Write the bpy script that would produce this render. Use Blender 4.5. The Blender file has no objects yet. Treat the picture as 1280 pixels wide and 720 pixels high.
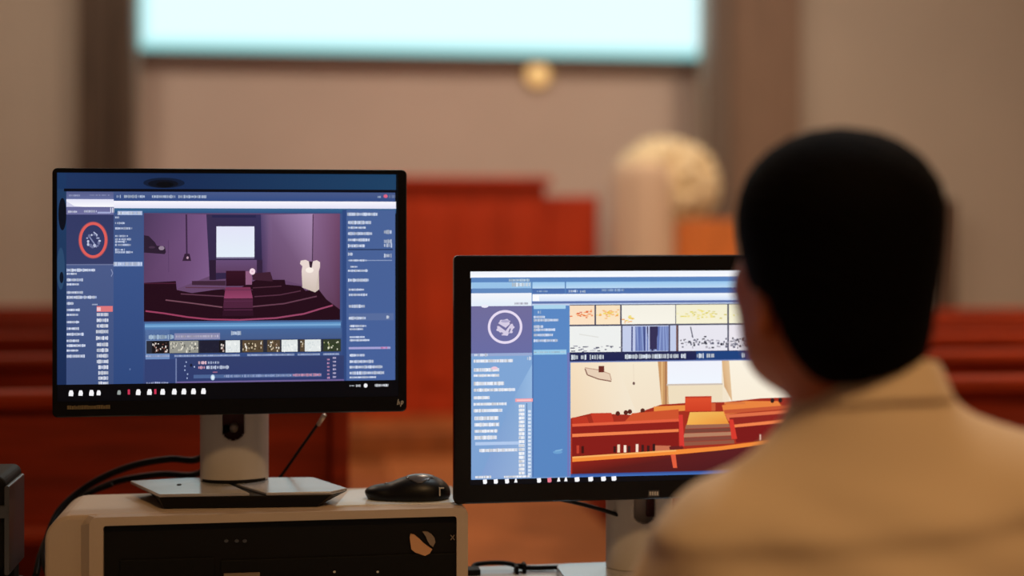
import bpy, bmesh, math, random
import numpy as np
from mathutils import Vector, Matrix
random.seed(7)
S = bpy.context.scene
COL = S.collection
# ------------------------------------------------------------------ camera frame
FPX = 1778.0; HOR = 290.0; CAMZ = 1.24; YAW = math.radians(8.0)
FW = (math.sin(YAW), math.cos(YAW)); RT = (math.cos(YAW), -math.sin(YAW))
def P(px, py, d):
    r = (px-640)/FPX*d
    return Vector((FW[0]*d+RT[0]*r, FW[1]*d+RT[1]*r, CAMZ-(py-HOR)/FPX*d))
def on_y(px, py, Y):
    p = P(px, py, 1.0); k = Y/p.y
    return Vector((p.x*k, Y, CAMZ+(p.z-CAMZ)*k))
def on_z(px, py, z):
    p = P(px, py, 1.0); k = (z-CAMZ)/(p.z-CAMZ)
    return Vector((p.x*k, p.y*k, z))
def loc(u, v, z):      # camera-parallel room coordinates: right, ahead, height
    return Vector((FW[0]*v+RT[0]*u, FW[1]*v+RT[1]*u, z))

cam = bpy.data.cameras.new('camera'); co = bpy.data.objects.new('camera', cam); COL.objects.link(co)
co.location = (0, 0, CAMZ); co.rotation_euler = (math.pi/2, 0, -YAW)
cam.sensor_width = 36; cam.lens = FPX/1280*36; cam.shift_y = -(360-HOR)/1280
cam.clip_start = .05
cam.dof.use_dof = True; cam.dof.focus_distance = 1.93; cam.dof.aperture_fstop = 1.4
S.camera = co
S.view_settings.view_transform = 'Standard'; S.view_settings.look = 'None'
S.view_settings.gamma = 1; S.view_settings.exposure = 0; S.view_settings.use_curve_mapping = False
w = bpy.data.worlds.new('world'); S.world = w; w.use_nodes = True
w.node_tree.nodes['Background'].inputs[0].default_value = (.02, .012, .008, 1)

# ------------------------------------------------------------------ materials
def lin(c):
    return tuple(((v/255)/12.92 if v/255 <= .04045 else ((v/255+.055)/1.055)**2.4) for v in c)
def mat(name, col, rough=.6, metal=0., noise=None, bump=0, bscale=60, spec=.5, emit=None, estr=1., sheen=0):
    m = bpy.data.materials.new(name); m.use_nodes = True
    nt = m.node_tree; b = nt.nodes['Principled BSDF']
    b.inputs['Base Color'].default_value = (*col, 1); b.inputs['Roughness'].default_value = rough
    b.inputs['Metallic'].default_value = metal; b.inputs['Specular IOR Level'].default_value = spec
    if sheen: b.inputs['Sheen Weight'].default_value = sheen
    tc = nt.nodes.new('ShaderNodeTexCoord')
    if noise:
        scale, amt, stretch = noise
        mp = nt.nodes.new('ShaderNodeMapping'); mp.inputs['Scale'].default_value = stretch
        n = nt.nodes.new('ShaderNodeTexNoise'); n.inputs['Scale'].default_value = scale; n.inputs['Detail'].default_value = 5
        r = nt.nodes.new('ShaderNodeValToRGB')
        r.color_ramp.elements[0].position = .3; r.color_ramp.elements[1].position = .7
        r.color_ramp.elements[0].color = (*[c*(1-amt) for c in col], 1)
        r.color_ramp.elements[1].color = (*[min(1, c*(1+amt)) for c in col], 1)
        nt.links.new(tc.outputs['Object'], mp.inputs[0]); nt.links.new(mp.outputs[0], n.inputs['Vector'])
        nt.links.new(n.outputs['Fac'], r.inputs[0]); nt.links.new(r.outputs[0], b.inputs['Base Color'])
    if bump:
        n2 = nt.nodes.new('ShaderNodeTexNoise'); n2.inputs['Scale'].default_value = bscale
        bp = nt.nodes.new('ShaderNodeBump'); bp.inputs['Strength'].default_value = bump; bp.inputs['Distance'].default_value = .004
        nt.links.new(tc.outputs['Object'], n2.inputs['Vector'])
        nt.links.new(n2.outputs['Fac'], bp.inputs['Height']); nt.links.new(bp.outputs[0], b.inputs['Normal'])
    if emit:
        b.inputs['Emission Color'].default_value = (*emit, 1); b.inputs['Emission Strength'].default_value = estr
    return m
M = {}
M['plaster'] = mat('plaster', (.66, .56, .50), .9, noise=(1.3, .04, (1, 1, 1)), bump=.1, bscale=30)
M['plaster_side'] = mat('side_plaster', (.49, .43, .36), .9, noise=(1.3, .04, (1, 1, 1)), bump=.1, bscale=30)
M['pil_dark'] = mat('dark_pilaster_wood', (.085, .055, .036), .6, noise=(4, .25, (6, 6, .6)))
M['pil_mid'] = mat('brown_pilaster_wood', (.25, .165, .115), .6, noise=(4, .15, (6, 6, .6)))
M['pil_trim'] = mat('pilaster_trim', (.17, .13, .105), .6)
M['wood'] = mat('red_wood', (.26, .024, .003), .65, noise=(5, .3, (.6, 6, 6)), spec=.3)
M['wood_rail'] = mat('red_wood_rail', (.26, .026, .004), .7, noise=(5, .25, (.6, 6, 6)), spec=.15)
M['wood_pulpit'] = mat('pulpit_wood', (.50, .042, .005), .5, noise=(5, .2, (6, 6, .6)), spec=.3)
M['wood_orange'] = mat('orange_wood', (.75, .22, .04), .5, noise=(5, .2, (6, 6, .6)))
M['floor'] = mat('floor_boards', (.29, .085, .016), .5, noise=(3, .25, (5, .5, 5)))
M['carpet'] = mat('aisle_carpet', (.34, .10, .018), .95, noise=(40, .15, (1, 1, 1)))
M['ceiling'] = mat('ceiling_paint', (.6, .5, .4), .9, bump=.05)
M['black'] = mat('black_plastic', (.003, .003, .0035), .4, spec=.25)
M['black_matt'] = mat('matt_black_plastic', (.004, .0035, .003), .6, bump=.15, bscale=400, spec=.15)
M['black_gloss'] = mat('glossy_black_plastic', (.003, .003, .0035), .22, spec=.3)
M['edge'] = mat('dark_grey_edge', (.05, .05, .055), .3)
M['silver'] = mat('silver_paint', (.52, .52, .54), .22, metal=.55)
M['column'] = mat('column_silver', (.50, .46, .42), .32, metal=.12)
M['silver_case'] = mat('case_silver_paint', (.46, .36, .27), .5, metal=.0, bump=.05, bscale=200)
M['inner'] = mat('dark_red_clip', (.10, .012, .01), .5)
M['clip'] = mat('pale_clip', (.45, .38, .33), .5)
M['cable'] = mat('cable_rubber', (.003, .003, .003), .5, spec=.2)
M['connector'] = mat('metal_connector', (.6, .5, .4), .4, metal=.4)
M['paper'] = mat('white_paper', (.82, .86, .88), .14, spec=.9)
M['desk'] = mat('desk_laminate', (.60, .63, .66), .22, noise=(6, .03, (1, 1, 1)))
M['metal_leg'] = mat('grey_metal', (.2, .2, .2), .4, metal=.8)
M['mouse'] = mat('mouse_plastic', (.003, .003, .0035), .4, spec=.25)
M['mouse_highlight'] = mat('mouse_grey_highlight', (.07, .07, .08), .25)  # grey stands in for light catching the top of the black mouse
M['mark'] = mat('pale_marking', (.5, .5, .48), .5)
M['gold_mark'] = mat('dull_gold_lettering', (.16, .12, .055), .5)
M['copper'] = mat('copper_emblem', (.62, .32, .15), .45, metal=.3)
M['copper_dk'] = mat('grey_emblem_leaf', (.22, .16, .11), .5)
M['slot'] = mat('drive_bay_plastic', (.005, .004, .003), .6, spec=.15)
M['skin'] = mat('skin', (.56, .17, .07), .5, noise=(14, .10, (1, 1, 1)), bump=.05, bscale=300)
M['hair'] = mat('black_hair', (.0015, .0010, .0009), .8, bump=.4, bscale=220, spec=.05)
M['shirt'] = mat('cream_shirt_cloth', (.72, .56, .38), .85, bump=.12, bscale=500, sheen=.1)
M['trouser'] = mat('dark_trouser_cloth', (.02, .022, .03), .9)
M['eye'] = mat('eye_white', (.7, .68, .65), .2)
M['white_cloth'] = mat('cream_drape', (.78, .60, .44), .9)
M['petal'] = mat('cream_petals', (.95, .80, .52), .8)
M['leaf'] = mat('green_leaves', (.06, .10, .03), .7)
M['lamp_glow'] = mat('lamp_glass', (.9, .7, .4), .4, emit=(1, .62, .22), estr=.55)
M['brass'] = mat('brass', (.5, .33, .12), .35, metal=.8)
M['spk'] = mat('brown_loudspeaker', (.13, .085, .06), .7)
M['screen_frame'] = mat('screen_border', (.22, .18, .16), .6)
M['cushion'] = mat('red_cushion', (.25, .02, .01), .9)
def emit_attr(name, strength=1.0):
    m = bpy.data.materials.new(name); m.use_nodes = True; nt = m.node_tree
    b = nt.nodes['Principled BSDF']
    a = nt.nodes.new('ShaderNodeAttribute'); a.attribute_name = 'picture'
    b.inputs['Base Color'].default_value = (.004, .004, .005, 1); b.inputs['Roughness'].default_value = .3
    b.inputs['Specular IOR Level'].default_value = .2
    nt.links.new(a.outputs['Color'], b.inputs['Emission Color']); b.inputs['Emission Strength'].default_value = strength
    return m
M['lcd'] = emit_attr('lit_display')
M['proj'] = emit_attr('projected_picture', 1.0)

# ------------------------------------------------------------------ object helpers
def link(name, bm, m, parent=None, smooth=False, bevel=0, sub=0, seg=2):
    me = bpy.data.meshes.new(name)
    bmesh.ops.recalc_face_normals(bm, faces=bm.faces)
    bm.to_mesh(me); bm.free()
    if m: me.materials.append(m)
    if smooth:
        for p in me.polygons: p.use_smooth = True
    o = bpy.data.objects.new(name, me); COL.objects.link(o)
    if bevel:
        b = o.modifiers.new('bevel', 'BEVEL'); b.width = bevel; b.segments = seg; b.limit_method = 'ANGLE'; b.angle_limit = .6
    if sub:
        s = o.modifiers.new('sub', 'SUBSURF'); s.levels = sub; s.render_levels = sub
    if parent: par(o, parent)
    return o
def par(o, p):
    o.parent = p; o.location = Vector(o.location)-p_world(p)
def p_world(p):
    v = Vector(p.location)
    while p.parent: p = p.parent; v += Vector(p.location)
    return v
def tag(o, label, cat, group=None):
    o['label'] = label; o['category'] = cat
    if group: o['group'] = group
    return o
def thing(name, label, cat, at, group=None):
    o = bpy.data.objects.new(name, None); COL.objects.link(o); o.location = at
    o.empty_display_size = .05
    return tag(o, label, cat, group)
def struct(name, bm, m, **k):
    o = link(name, bm, m, **k); o['kind'] = 'structure'; return o
def box(bm, lo, hi):
    lo = Vector(lo); hi = Vector(hi)
    vs = [bm.verts.new((x, y, z)) for x in (lo.x, hi.x) for y in (lo.y, hi.y) for z in (lo.z, hi.z)]
    for f in ((0,1,3,2), (4,6,7,5), (0,4,5,1), (2,3,7,6), (0,2,6,4), (1,5,7,3)):
        bm.faces.new([vs[i] for i in f])
    return bm
def bx(*a):
    bm = bmesh.new()
    for lo, hi in zip(a[::2], a[1::2]): box(bm, lo, hi)
    return bm
def prism(bm, pts, d):      # pts: world points of a planar outline, d: extrusion vector
    a = [bm.verts.new(p) for p in pts]; b = [bm.verts.new(Vector(p)+Vector(d)) for p in pts]
    n = len(a); bm.faces.new(a); bm.faces.new(b[::-1])
    for i in range(n): bm.faces.new([a[i], b[i], b[(i+1)%n], a[(i+1)%n]])
    return bm
def rrect(x0, x1, z0, z1, r, n=6, corners=(1,1,1,1)):  # BL BR TR TL
    out = []
    for k, (cx, cz, a0) in enumerate(((x0+r, z0+r, 180), (x1-r, z0+r, 270), (x1-r, z1-r, 0), (x0+r, z1-r, 90))):
        if not corners[k]:
            out.append(((x0, z0), (x1, z0), (x1, z1), (x0, z1))[k]); continue
        for i in range(n+1):
            t = math.radians(a0+90*i/n); out.append((cx+r*math.cos(t), cz+r*math.sin(t)))
    return out
def catmull(pts, n=10):
    pts = [Vector(p) for p in pts]; P_ = [pts[0]]+pts+[pts[-1]]; out = []
    for i in range(1, len(P_)-2):
        a, b, c, d = P_[i-1:i+3]
        for k in range(n):
            t = k/n
            out.append(.5*((2*b)+(c-a)*t+(2*a-5*b+4*c-d)*t*t+(3*b-a-3*c+d)*t**3))
    out.append(pts[-1]); return out
def tube(bm, pts, r, seg=10, n=10):
    pts = catmull(pts, n) if n else [Vector(p) for p in pts]
    rings = []; up = Vector((.13, .21, .97))
    for i, p in enumerate(pts):
        t = (pts[min(i+1, len(pts)-1)]-pts[max(i-1, 0)]).normalized()
        a = t.cross(up).normalized(); b = t.cross(a)
        rr = r(i/(len(pts)-1)) if callable(r) else r
        rings.append([bm.verts.new(p+rr*(a*math.cos(2*math.pi*k/seg)+b*math.sin(2*math.pi*k/seg))) for k in range(seg)])
    for A, B in zip(rings, rings[1:]):
        for k in range(seg): bm.faces.new([A[k], A[(k+1)%seg], B[(k+1)%seg], B[k]])
    bm.faces.new(rings[0][::-1]); bm.faces.new(rings[-1])
    return bm
def lathe(bm, prof, c, seg=32, sx=1, sy=1):
    rings = [[bm.verts.new((c[0]+r*sx*math.cos(2*math.pi*k/seg), c[1]+r*sy*math.sin(2*math.pi*k/seg), c[2]+z)) for k in range(seg)] for r, z in prof]
    for A, B in zip(rings, rings[1:]):
        for k in range(seg): bm.faces.new([A[k], A[(k+1)%seg], B[(k+1)%seg], B[k]])
    bm.faces.new(rings[0][::-1]); bm.faces.new(rings[-1])
    return bm
def disc_y(bm, c, rx, rz, depth, seg=32):
    return prism(bm, [(c[0]+rx*math.cos(2*math.pi*k/seg), c[1], c[2]+rz*math.sin(2*math.pi*k/seg)) for k in range(seg)], (0, depth, 0))

# ------------------------------------------------------------------ distance-field modelling (people, mouse)
class Field:
    def __init__(s, lo, hi, h):
        s.lo = np.array(lo, float); s.h = h
        s.n = np.ceil((np.array(hi)-s.lo)/h).astype(int)+1
        s.F = np.full(s.n, .2, np.float32)
    def sub(s, lo, hi):
        a = np.clip(np.floor((np.array(lo)-s.lo)/s.h).astype(int), 0, s.n); b = np.clip(np.ceil((np.array(hi)-s.lo)/s.h).astype(int)+1, 0, s.n)
        sl = tuple(slice(i, j) for i, j in zip(a, b))
        g = [s.lo[k]+s.h*np.arange(a[k], b[k]) for k in range(3)]
        return sl, g[0][:, None, None], g[1][None, :, None], g[2][None, None, :]
    def comb(s, sl, d, k, op):
        A = s.F[sl]
        if A.size == 0: return
        if op == 'add':
            hh = np.clip(.5+.5*(A-d)/k, 0, 1); s.F[sl] = A*(1-hh)+d*hh-k*hh*(1-hh)
        else:
            hh = np.clip(.5-.5*(A+d)/k, 0, 1); s.F[sl] = A*(1-hh)-d*hh+k*hh*(1-hh)
    def ell(s, c, r, k=.015, R=None, op='add', m=.05):
        c = np.array(c, float); r = np.array(r, float)*(HS if R is not None else 1); q = r.max()+m
        sl, x, y, z = s.sub(c-q, c+q); x = x-c[0]; y = y-c[1]; z = z-c[2]
        if R is not None:
            x, y, z = (R[i][0]*x+R[i][1]*y+R[i][2]*z for i in range(3))
        k0 = np.sqrt((x/r[0])**2+(y/r[1])**2+(z/r[2])**2)+1e-6
        k1 = np.sqrt((x/r[0]**2)**2+(y/r[1]**2)**2+(z/r[2]**2)**2)+1e-6
        s.comb(sl, k0*(k0-1)/k1, k, op)
    def cone(s, a, b, ra, rb, k=.02, op='add', m=.05):
        a = np.array(a, float); b = np.array(b, float); q = max(ra, rb)+m
        sl, x, y, z = s.sub(np.minimum(a, b)-q, np.maximum(a, b)+q)
        ab = b-a; t = np.clip(((x-a[0])*ab[0]+(y-a[1])*ab[1]+(z-a[2])*ab[2])/ab.dot(ab), 0, 1)
        d = np.sqrt((x-a[0]-t*ab[0])**2+(y-a[1]-t*ab[1])**2+(z-a[2]-t*ab[2])**2)-(ra+(rb-ra)*t)
        s.comb(sl, d, k, op)
    def grid(s):
        return s.sub(s.lo, s.lo+s.h*(s.n-1))
    def mesh(s):
        F = s.F; ins = F < 0
        nx, ny, nz = F.shape
        F[0] = F[-1] = .01; F[:, 0] = F[:, -1] = .01; F[:, :, 0] = F[:, :, -1] = .01; ins = F < 0
        c = np.zeros((nx-1, ny-1, nz-1), np.int8)
        for i in (0, 1):
            for j in (0, 1):
                for k in (0, 1): c += ins[i:nx-1+i, j:ny-1+j, k:nz-1+k]
        act = (c > 0) & (c < 8); idx = np.argwhere(act)
        ids = -np.ones(act.shape, np.int64); ids[act] = np.arange(len(idx))
        acc = np.zeros((len(idx), 3)); cnt = np.zeros(len(idx))
        cor = [(i, j, k) for i in (0, 1) for j in (0, 1) for k in (0, 1)]
        for a in cor:
            for ax in range(3):
                if a[ax]: continue
                b = list(a); b[ax] = 1
                fa = F[tuple((idx+a).T)]; fb = F[tuple((idx+b).T)]
                m = (fa < 0) != (fb < 0); t = np.where(m, fa/(fa-fb+1e-12), 0)
                p = np.array(a, float)[None]+np.zeros((len(idx), 3)); p[:, ax] += t
                acc[m] += p[m]; cnt[m] += 1
        V = s.lo+s.h*(idx+acc/cnt[:, None]); Q = []
        for ax in range(3):
            o1, o2 = [(1, 2), (2, 0), (0, 1)][ax]
            sl0 = [slice(None)]*3; sl1 = [slice(None)]*3; sl0[ax] = slice(0, -1); sl1[ax] = slice(1, None)
            A = ins[tuple(sl0)]; B = ins[tuple(sl1)]
            e = np.argwhere(A != B); fl = A[tuple(e.T)]
            e1 = np.eye(3, dtype=int)[o1]; e2 = np.eye(3, dtype=int)[o2]
            ok = (e[:, o1] > 0) & (e[:, o2] > 0) & (e[:, o1] < F.shape[o1]-1) & (e[:, o2] < F.shape[o2]-1)
            e = e[ok]; fl = fl[ok]
            q = np.stack([ids[tuple((e-e1-e2).T)], ids[tuple((e-e2).T)], ids[tuple(e.T)], ids[tuple((e-e1).T)]], 1)
            q[~fl] = q[~fl][:, ::-1]; Q.append(q)
        return V, np.concatenate(Q)
def sdf_obj(name, field, m, parent, xf=None, smooth_iter=3):
    V, Q = field.mesh()
    if xf is not None: V = xf(V)
    me = bpy.data.meshes.new(name); me.from_pydata(V.tolist(), [], Q.tolist())
    me.polygons.foreach_set('use_smooth', [True]*len(me.polygons)); me.materials.append(m)
    o = bpy.data.objects.new(name, me); COL.objects.link(o)
    if smooth_iter:
        sm = o.modifiers.new('smooth', 'SMOOTH'); sm.iterations = smooth_iter; sm.factor = .5
    if parent: par(o, parent)
    return o

# ------------------------------------------------------------------ display painter: a lit screen's own picture, in the screen plane
class Painter:
    def __init__(s, Y, xref, step=.00006, sat=1.):
        s.sat = sat
        s.Y = Y; s.xref = xref; s.v = []; s.f = []; s.c = []; s.step = step; s.lv = 0
    def pt(s, x, y, lv):
        X = on_y(x, 0, s.Y).x; Z = on_y(s.xref, y, s.Y).z
        return (X, s.Y-lv*s.step, Z)
    def poly(s, pts, cols, lv=None):
        if lv is None: lv = s.lv
        if not isinstance(cols[0], (tuple, list)): cols = [cols]*len(pts)
        b = len(s.v); s.v += [s.pt(x, y, lv) for x, y in pts]; s.f.append(list(range(b, b+len(pts))))
        for c in cols:
            g = .3*c[0]+.55*c[1]+.15*c[2]; s.c.append(lin(tuple(g+(v-g)*s.sat for v in c)))
    def rect(s, x0, y0, x1, y1, c, c2=None, lv=None):
        c2 = c2 or c; s.poly([(x0, y0), (x1, y0), (x1, y1), (x0, y1)], [c, c, c2, c2], lv)
    def hgrad(s, x0, y0, x1, y1, c, c2, lv=None):
        s.poly([(x0, y0), (x1, y0), (x1, y1), (x0, y1)], [c, c2, c2, c], lv)
    def line(s, pts, th, c, lv=None):
        for (a, b), (d, e) in zip(pts, pts[1:]):
            L = math.hypot(d-a, e-b) or 1; nx, ny = -(e-b)/L*th/2, (d-a)/L*th/2
            s.poly([(a+nx, b+ny), (d+nx, e+ny), (d-nx, e-ny), (a-nx, b-ny)], c, lv)
    def ell(s, cx, cy, rx, ry, c, lv=None, n=20):
        s.poly([(cx+rx*math.cos(6.2832*k/n), cy+ry*math.sin(6.2832*k/n)) for k in range(n)], c, lv)
    def ring(s, cx, cy, rx, ry, th, c, lv=None, n=40):
        for k in range(n):
            a, b = 6.2832*k/n, 6.2832*(k+1)/n
            s.poly([(cx+rx*math.cos(a), cy+ry*math.sin(a)), (cx+rx*math.cos(b), cy+ry*math.sin(b)),
                    (cx+(rx-th)*math.cos(b), cy+(ry-th)*math.sin(b)), (cx+(rx-th)*math.cos(a), cy+(ry-th)*math.sin(a))], c, lv)
    def text(s, x0, y, x1, h, c, bg=None, lv=None):   # a row of small unreadable glyph shapes
        x = x0
        while x < x1-.6:
            wd = random.uniform(.8, 2.2); hh = h*random.uniform(.65, 1.0); j = random.uniform(.78, 1.0)
            cc = tuple(v*j for v in c)
            s.rect(x, y-hh/2, min(x+wd, x1), y+hh/2, cc, lv=lv)
            x += wd+random.choice((.15, .3, .3, .5, 1.2))
    def build(s, name, m, parent):
        me = bpy.data.meshes.new(name); me.from_pydata(s.v, [], s.f)
        at = me.attributes.new('picture', 'FLOAT_COLOR', 'POINT')
        at.data.foreach_set('color', [v for c in s.c for v in (*c, 1)])
        me.materials.append(m)
        o = bpy.data.objects.new(name, me); COL.objects.link(o); par(o, parent)
        return o

# ================================================================== THE ROOM
XL, XR, YB, YF, H = -3.6, 5.15, -2.6, 9.35, 4.6
ALC0 = on_y(168, 0, YF).x; ALC1 = on_y(888, 0, YF).x; YA = 9.75
struct('floor', bx((XL-.1, YB-.1, -.1), (XR+.1, YA+.1, 0)), M['floor'])
struct('ceiling', bx((XL-.1, YB-.1, H), (XR+.1, YA+.1, H+.1)), M['ceiling'])
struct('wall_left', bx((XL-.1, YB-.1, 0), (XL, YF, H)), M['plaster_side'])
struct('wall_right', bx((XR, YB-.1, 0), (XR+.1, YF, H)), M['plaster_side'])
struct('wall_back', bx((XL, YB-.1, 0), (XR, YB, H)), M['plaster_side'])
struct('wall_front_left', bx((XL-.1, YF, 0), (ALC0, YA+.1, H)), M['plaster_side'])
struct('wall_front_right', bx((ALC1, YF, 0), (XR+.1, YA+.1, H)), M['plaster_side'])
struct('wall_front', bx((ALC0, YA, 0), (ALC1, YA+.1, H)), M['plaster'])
# pilasters either side of the alcove
xa, xb = on_y(98, 0, YF-.1).x, on_y(168, 0, YF-.1).x
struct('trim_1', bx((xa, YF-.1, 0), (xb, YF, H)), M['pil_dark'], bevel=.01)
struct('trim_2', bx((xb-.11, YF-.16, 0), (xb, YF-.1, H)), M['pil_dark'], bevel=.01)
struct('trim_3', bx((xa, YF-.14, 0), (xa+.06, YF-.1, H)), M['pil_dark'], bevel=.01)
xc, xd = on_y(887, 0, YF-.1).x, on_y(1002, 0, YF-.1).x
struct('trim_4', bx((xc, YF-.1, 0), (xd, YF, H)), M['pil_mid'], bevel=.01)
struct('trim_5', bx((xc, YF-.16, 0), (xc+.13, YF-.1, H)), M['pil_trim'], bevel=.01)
struct('baseboard_left', bx((XL, YF-.02, 0), (xa, YF, .14)), M['pil_mid'])
struct('baseboard_right', bx((xd, YF-.02, 0), (XR, YF, .14)), M['pil_mid'])

# projection screen
YS = 9.64
sx0, sx1 = on_y(171, 0, YS).x, on_y(884, 0, YS).x; sz0 = on_y(171, 62, YS).z; sz1 = 4.3
t = thing('projection_screen', 'large glowing white projection screen hanging in the alcove', 'projection screen', ((sx0+sx1)/2, YS, sz0))
link('screen_border', prism(bmesh.new(), [(x, YS+.006, z) for x, z in rrect(sx0-.02, sx1+.02, sz0-.05, sz1+.03, .03)], (0, .02, 0)), M['screen_frame'], t)
pp = Painter(YS, 171)
x0, x1 = 171, 884
def proj():
    v = []; c = []; f = []
    W = (.83, 1.15, 1.2); T = (.10, .42, .42)
    e = .055
    xs = [sx0, sx0+e*.5, sx0+e*1.6, sx1-e*1.6, sx1-e*.5, sx1]; zs = [sz0, sz0+e*.6, sz0+e*1.8, sz1]
    def col(i, j):
        if i in (0, 5) or j == 0: return (.16, .50, .50)  # teal edge bands paint the screen's out-of-focus light fringe into its colour
        if i in (1, 4) or j == 1: return (.35, .78, .78)
        return W
    for i, x in enumerate(xs):
        for j, z in enumerate(zs): v.append((x, YS, z)); c.append(col(i, j))
    n = len(zs)
    for i in range(len(xs)-1):
        for j in range(n-1): f.append([i*n+j, (i+1)*n+j, (i+1)*n+j+1, i*n+j+1])
    me = bpy.data.meshes.new('projected_image'); me.from_pydata(v, [], f)
    at = me.attributes.new('picture', 'FLOAT_COLOR', 'POINT'); at.data.foreach_set('color', [q for k in c for q in (*k, 1)])
    me.materials.append(M['proj']); o = bpy.data.objects.new('projected_image', me); COL.objects.link(o); par(o, t)
proj()
bm = bmesh.new(); tube(bm, [(sx0-.05, YS+.02, sz1+.08), (sx1+.05, YS+.02, sz1+.08)], .06, n=0)
link('roller_housing', bm, M['plaster'], t, smooth=True)
for x in (sx0+.3, sx1-.3):
    bm = bmesh.new(); tube(bm, [(x, YS+.02, sz1+.1), (x, YS+.02, H)], .012, n=0); link('hanging_rod', bm, M['metal_leg'], t)

# round lamp on the alcove wall
c = on_y(672, 93, YA-.03)
t = thing('wall_lamp', 'small round glowing wall lamp under the projection screen', 'wall lamp', (c.x, YA, c.z))
bm = bmesh.new(); disc_y(bm, (c.x, YA-.03, c.z), .10, .10, .03); link('back_plate', bm, M['brass'], t)
bm = bmesh.new(); bmesh.ops.create_uvsphere(bm, u_segments=24, v_segments=16, radius=.085)
for v in bm.verts: v.co = Vector((v.co.x+c.x, v.co.y*.6+YA-.035, v.co.z+c.z))
link('glass_shade', bm, M['lamp_glow'], t, smooth=True)

# column loudspeaker on the right-hand front wall
a = on_y(1168, 250, YF-.14); b = on_y(1196, 388, YF-.14)
t = thing('column_speaker', 'slim dark column loudspeaker fixed to the wall right of the man\'s head', 'loudspeaker', ((a.x+b.x)/2, YF, b.z))
link('cabinet', bx((a.x, YF-.14, b.z), (b.x, YF-.03, a.z)), M['spk'], t, bevel=.01)
link('grille', bx((a.x+.012, YF-.147, b.z+.02), (b.x-.012, YF-.139, a.z-.02)), M['spk'], t)
link('bracket', bx(((a.x+b.x)/2-.02, YF-.03, b.z+.3), ((a.x+b.x)/2+.02, YF, b.z+.36)), M['metal_leg'], t)

# platform step and carpet
CX = .80
struct('floor_platform', bx((XL+.6, 7.75, 0), (XR-.6, YA, .16)), M['floor'], bevel=.01)
tag(link('aisle_carpet', bx((CX-.42, 2.5, 0), (CX+.42, 7.74, .012)), M['carpet']), 'long orange-brown carpet runner down the aisle between the pews', 'carpet')

# pulpit
py_ = 8.35
pl, pr = on_y(385, 0, py_).x, on_y(750, 0, py_).x
zt = on_y(600, 221, py_).z; zw = on_y(720, 245, py_).z; xm = on_y(682, 0, py_).x; xn = pl+(pr-xm)
t = thing('pulpit', 'wide red wooden pulpit with stepped top below the projection screen', 'pulpit', ((pl+pr)/2, py_+.25, .16))
link('front_panel', bx((xn, py_, .16), (xm, py_+.5, zt-.05)), M['wood_pulpit'], t, bevel=.01)
link('top_shelf', bx((xn-.03, py_-.04, zt-.05), (xm+.03, py_+.54, zt)), M['wood_pulpit'], t, bevel=.01)
for x0_, x1_ in ((pl, xn), (xm, pr)):
    link('side_wing', bx((x0_, py_+.05, .16), (x1_, py_+.45, zw)), M['wood_pulpit'], t, bevel=.01)
for k in range(4):
    xx = xn+.08+k*(xm-xn-.08)/4
    link('raised_panel', bx((xx, py_-.015, .35), (xx+(xm-xn-.08)/4-.08, py_, zt-.2)), M['wood_pulpit'], t, bevel=.008)

# pews
def pew(x0, x1, Y, label, group):
    t = thing('pew', label, 'pew', ((x0+x1)/2, Y, 0), group)
    link('backrest', bx((x0+.04, Y, .30), (x1-.04, Y+.03, .86)), M['wood'], t, bevel=.004)
    link('top_rail', bx((x0+.02, Y-.025, .86), (x1-.02, Y+.05, .90)), M['wood_rail'], t, bevel=.012)
    link('seat', bx((x0+.04, Y+.03, .42), (x1-.04, Y+.46, .455)), M['wood'], t, bevel=.01)
    link('book_shelf', bx((x0+.06, Y-.13, .60), (x1-.06, Y, .62)), M['wood_rail'], t, bevel=.004)
    for x in (x0, x1-.04):
        bm = bmesh.new()
        prism(bm, [(x, Y-.06, 0), (x, Y+.46, 0), (x, Y+.48, .60), (x, Y+.40, .66), (x, Y+.12, .70), (x, Y+.08, .93), (x, Y-.06, .93)], (.04, 0, 0))
        link('end_panel', bm, M['wood'], t, bevel=.008)
    return t
rows = [3.15, 4.05, 4.95, 5.85, 6.75]
nm = ['nearest', 'second-nearest', 'middle', 'second-farthest', 'farthest']
rrows = [3.15, 3.85, 4.55, 5.25, 5.95]
for i, Y in enumerate(rows):
    pew(-3.3, .08, Y, f'long dark red wooden pew left of the aisle, {nm[i]} row of five', 'pews left of the aisle')
    pew(1.22, 4.9, rrows[i], f'long red wooden pew right of the aisle, {nm[i]} row of five', 'pews right of the aisle')

# draped pedestal, bouquet, chair at the right of the platform
yp = 8.25
a = on_y(768, 205, yp); b = on_y(838, 205, yp); cx = (a.x+b.x)/2
t = thing('pedestal', 'tall pale cloth-draped pedestal standing beside the pulpit', 'pedestal', (cx, yp, .16))
bm = bmesh.new()
R_ = (b.x-a.x)/2
seg = 48; rings = []
for z, s_ in ((.16, 1.08), (.6, 1.05), (1.1, 1.02), (a.z-.1, 1.0), (a.z-.03, .97), (a.z, .9)):
    rings.append([bm.verts.new((cx+R_*s_*(1+.05*(math.sin(k*2*math.pi/seg*9)))*math.cos(2*math.pi*k/seg), yp+R_*s_*(1+.05*(math.sin(k*2*math.pi/seg*9)))*math.sin(2*math.pi*k/seg), z)) for k in range(seg)])
for A, B in zip(rings, rings[1:]):
    for k in range(seg): bm.faces.new([A[k], A[(k+1)%seg], B[(k+1)%seg], B[k]])
bm.faces.new(rings[0][::-1]); bm.faces.new(rings[-1])
link('drape', bm, M['white_cloth'], t, smooth=True)
link('plinth', bx((cx-R_*1.12, yp-R_*1.12, .16), (cx+R_*1.12, yp+R_*1.12, .20)), M['wood_pulpit'], t, bevel=.01)
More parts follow.
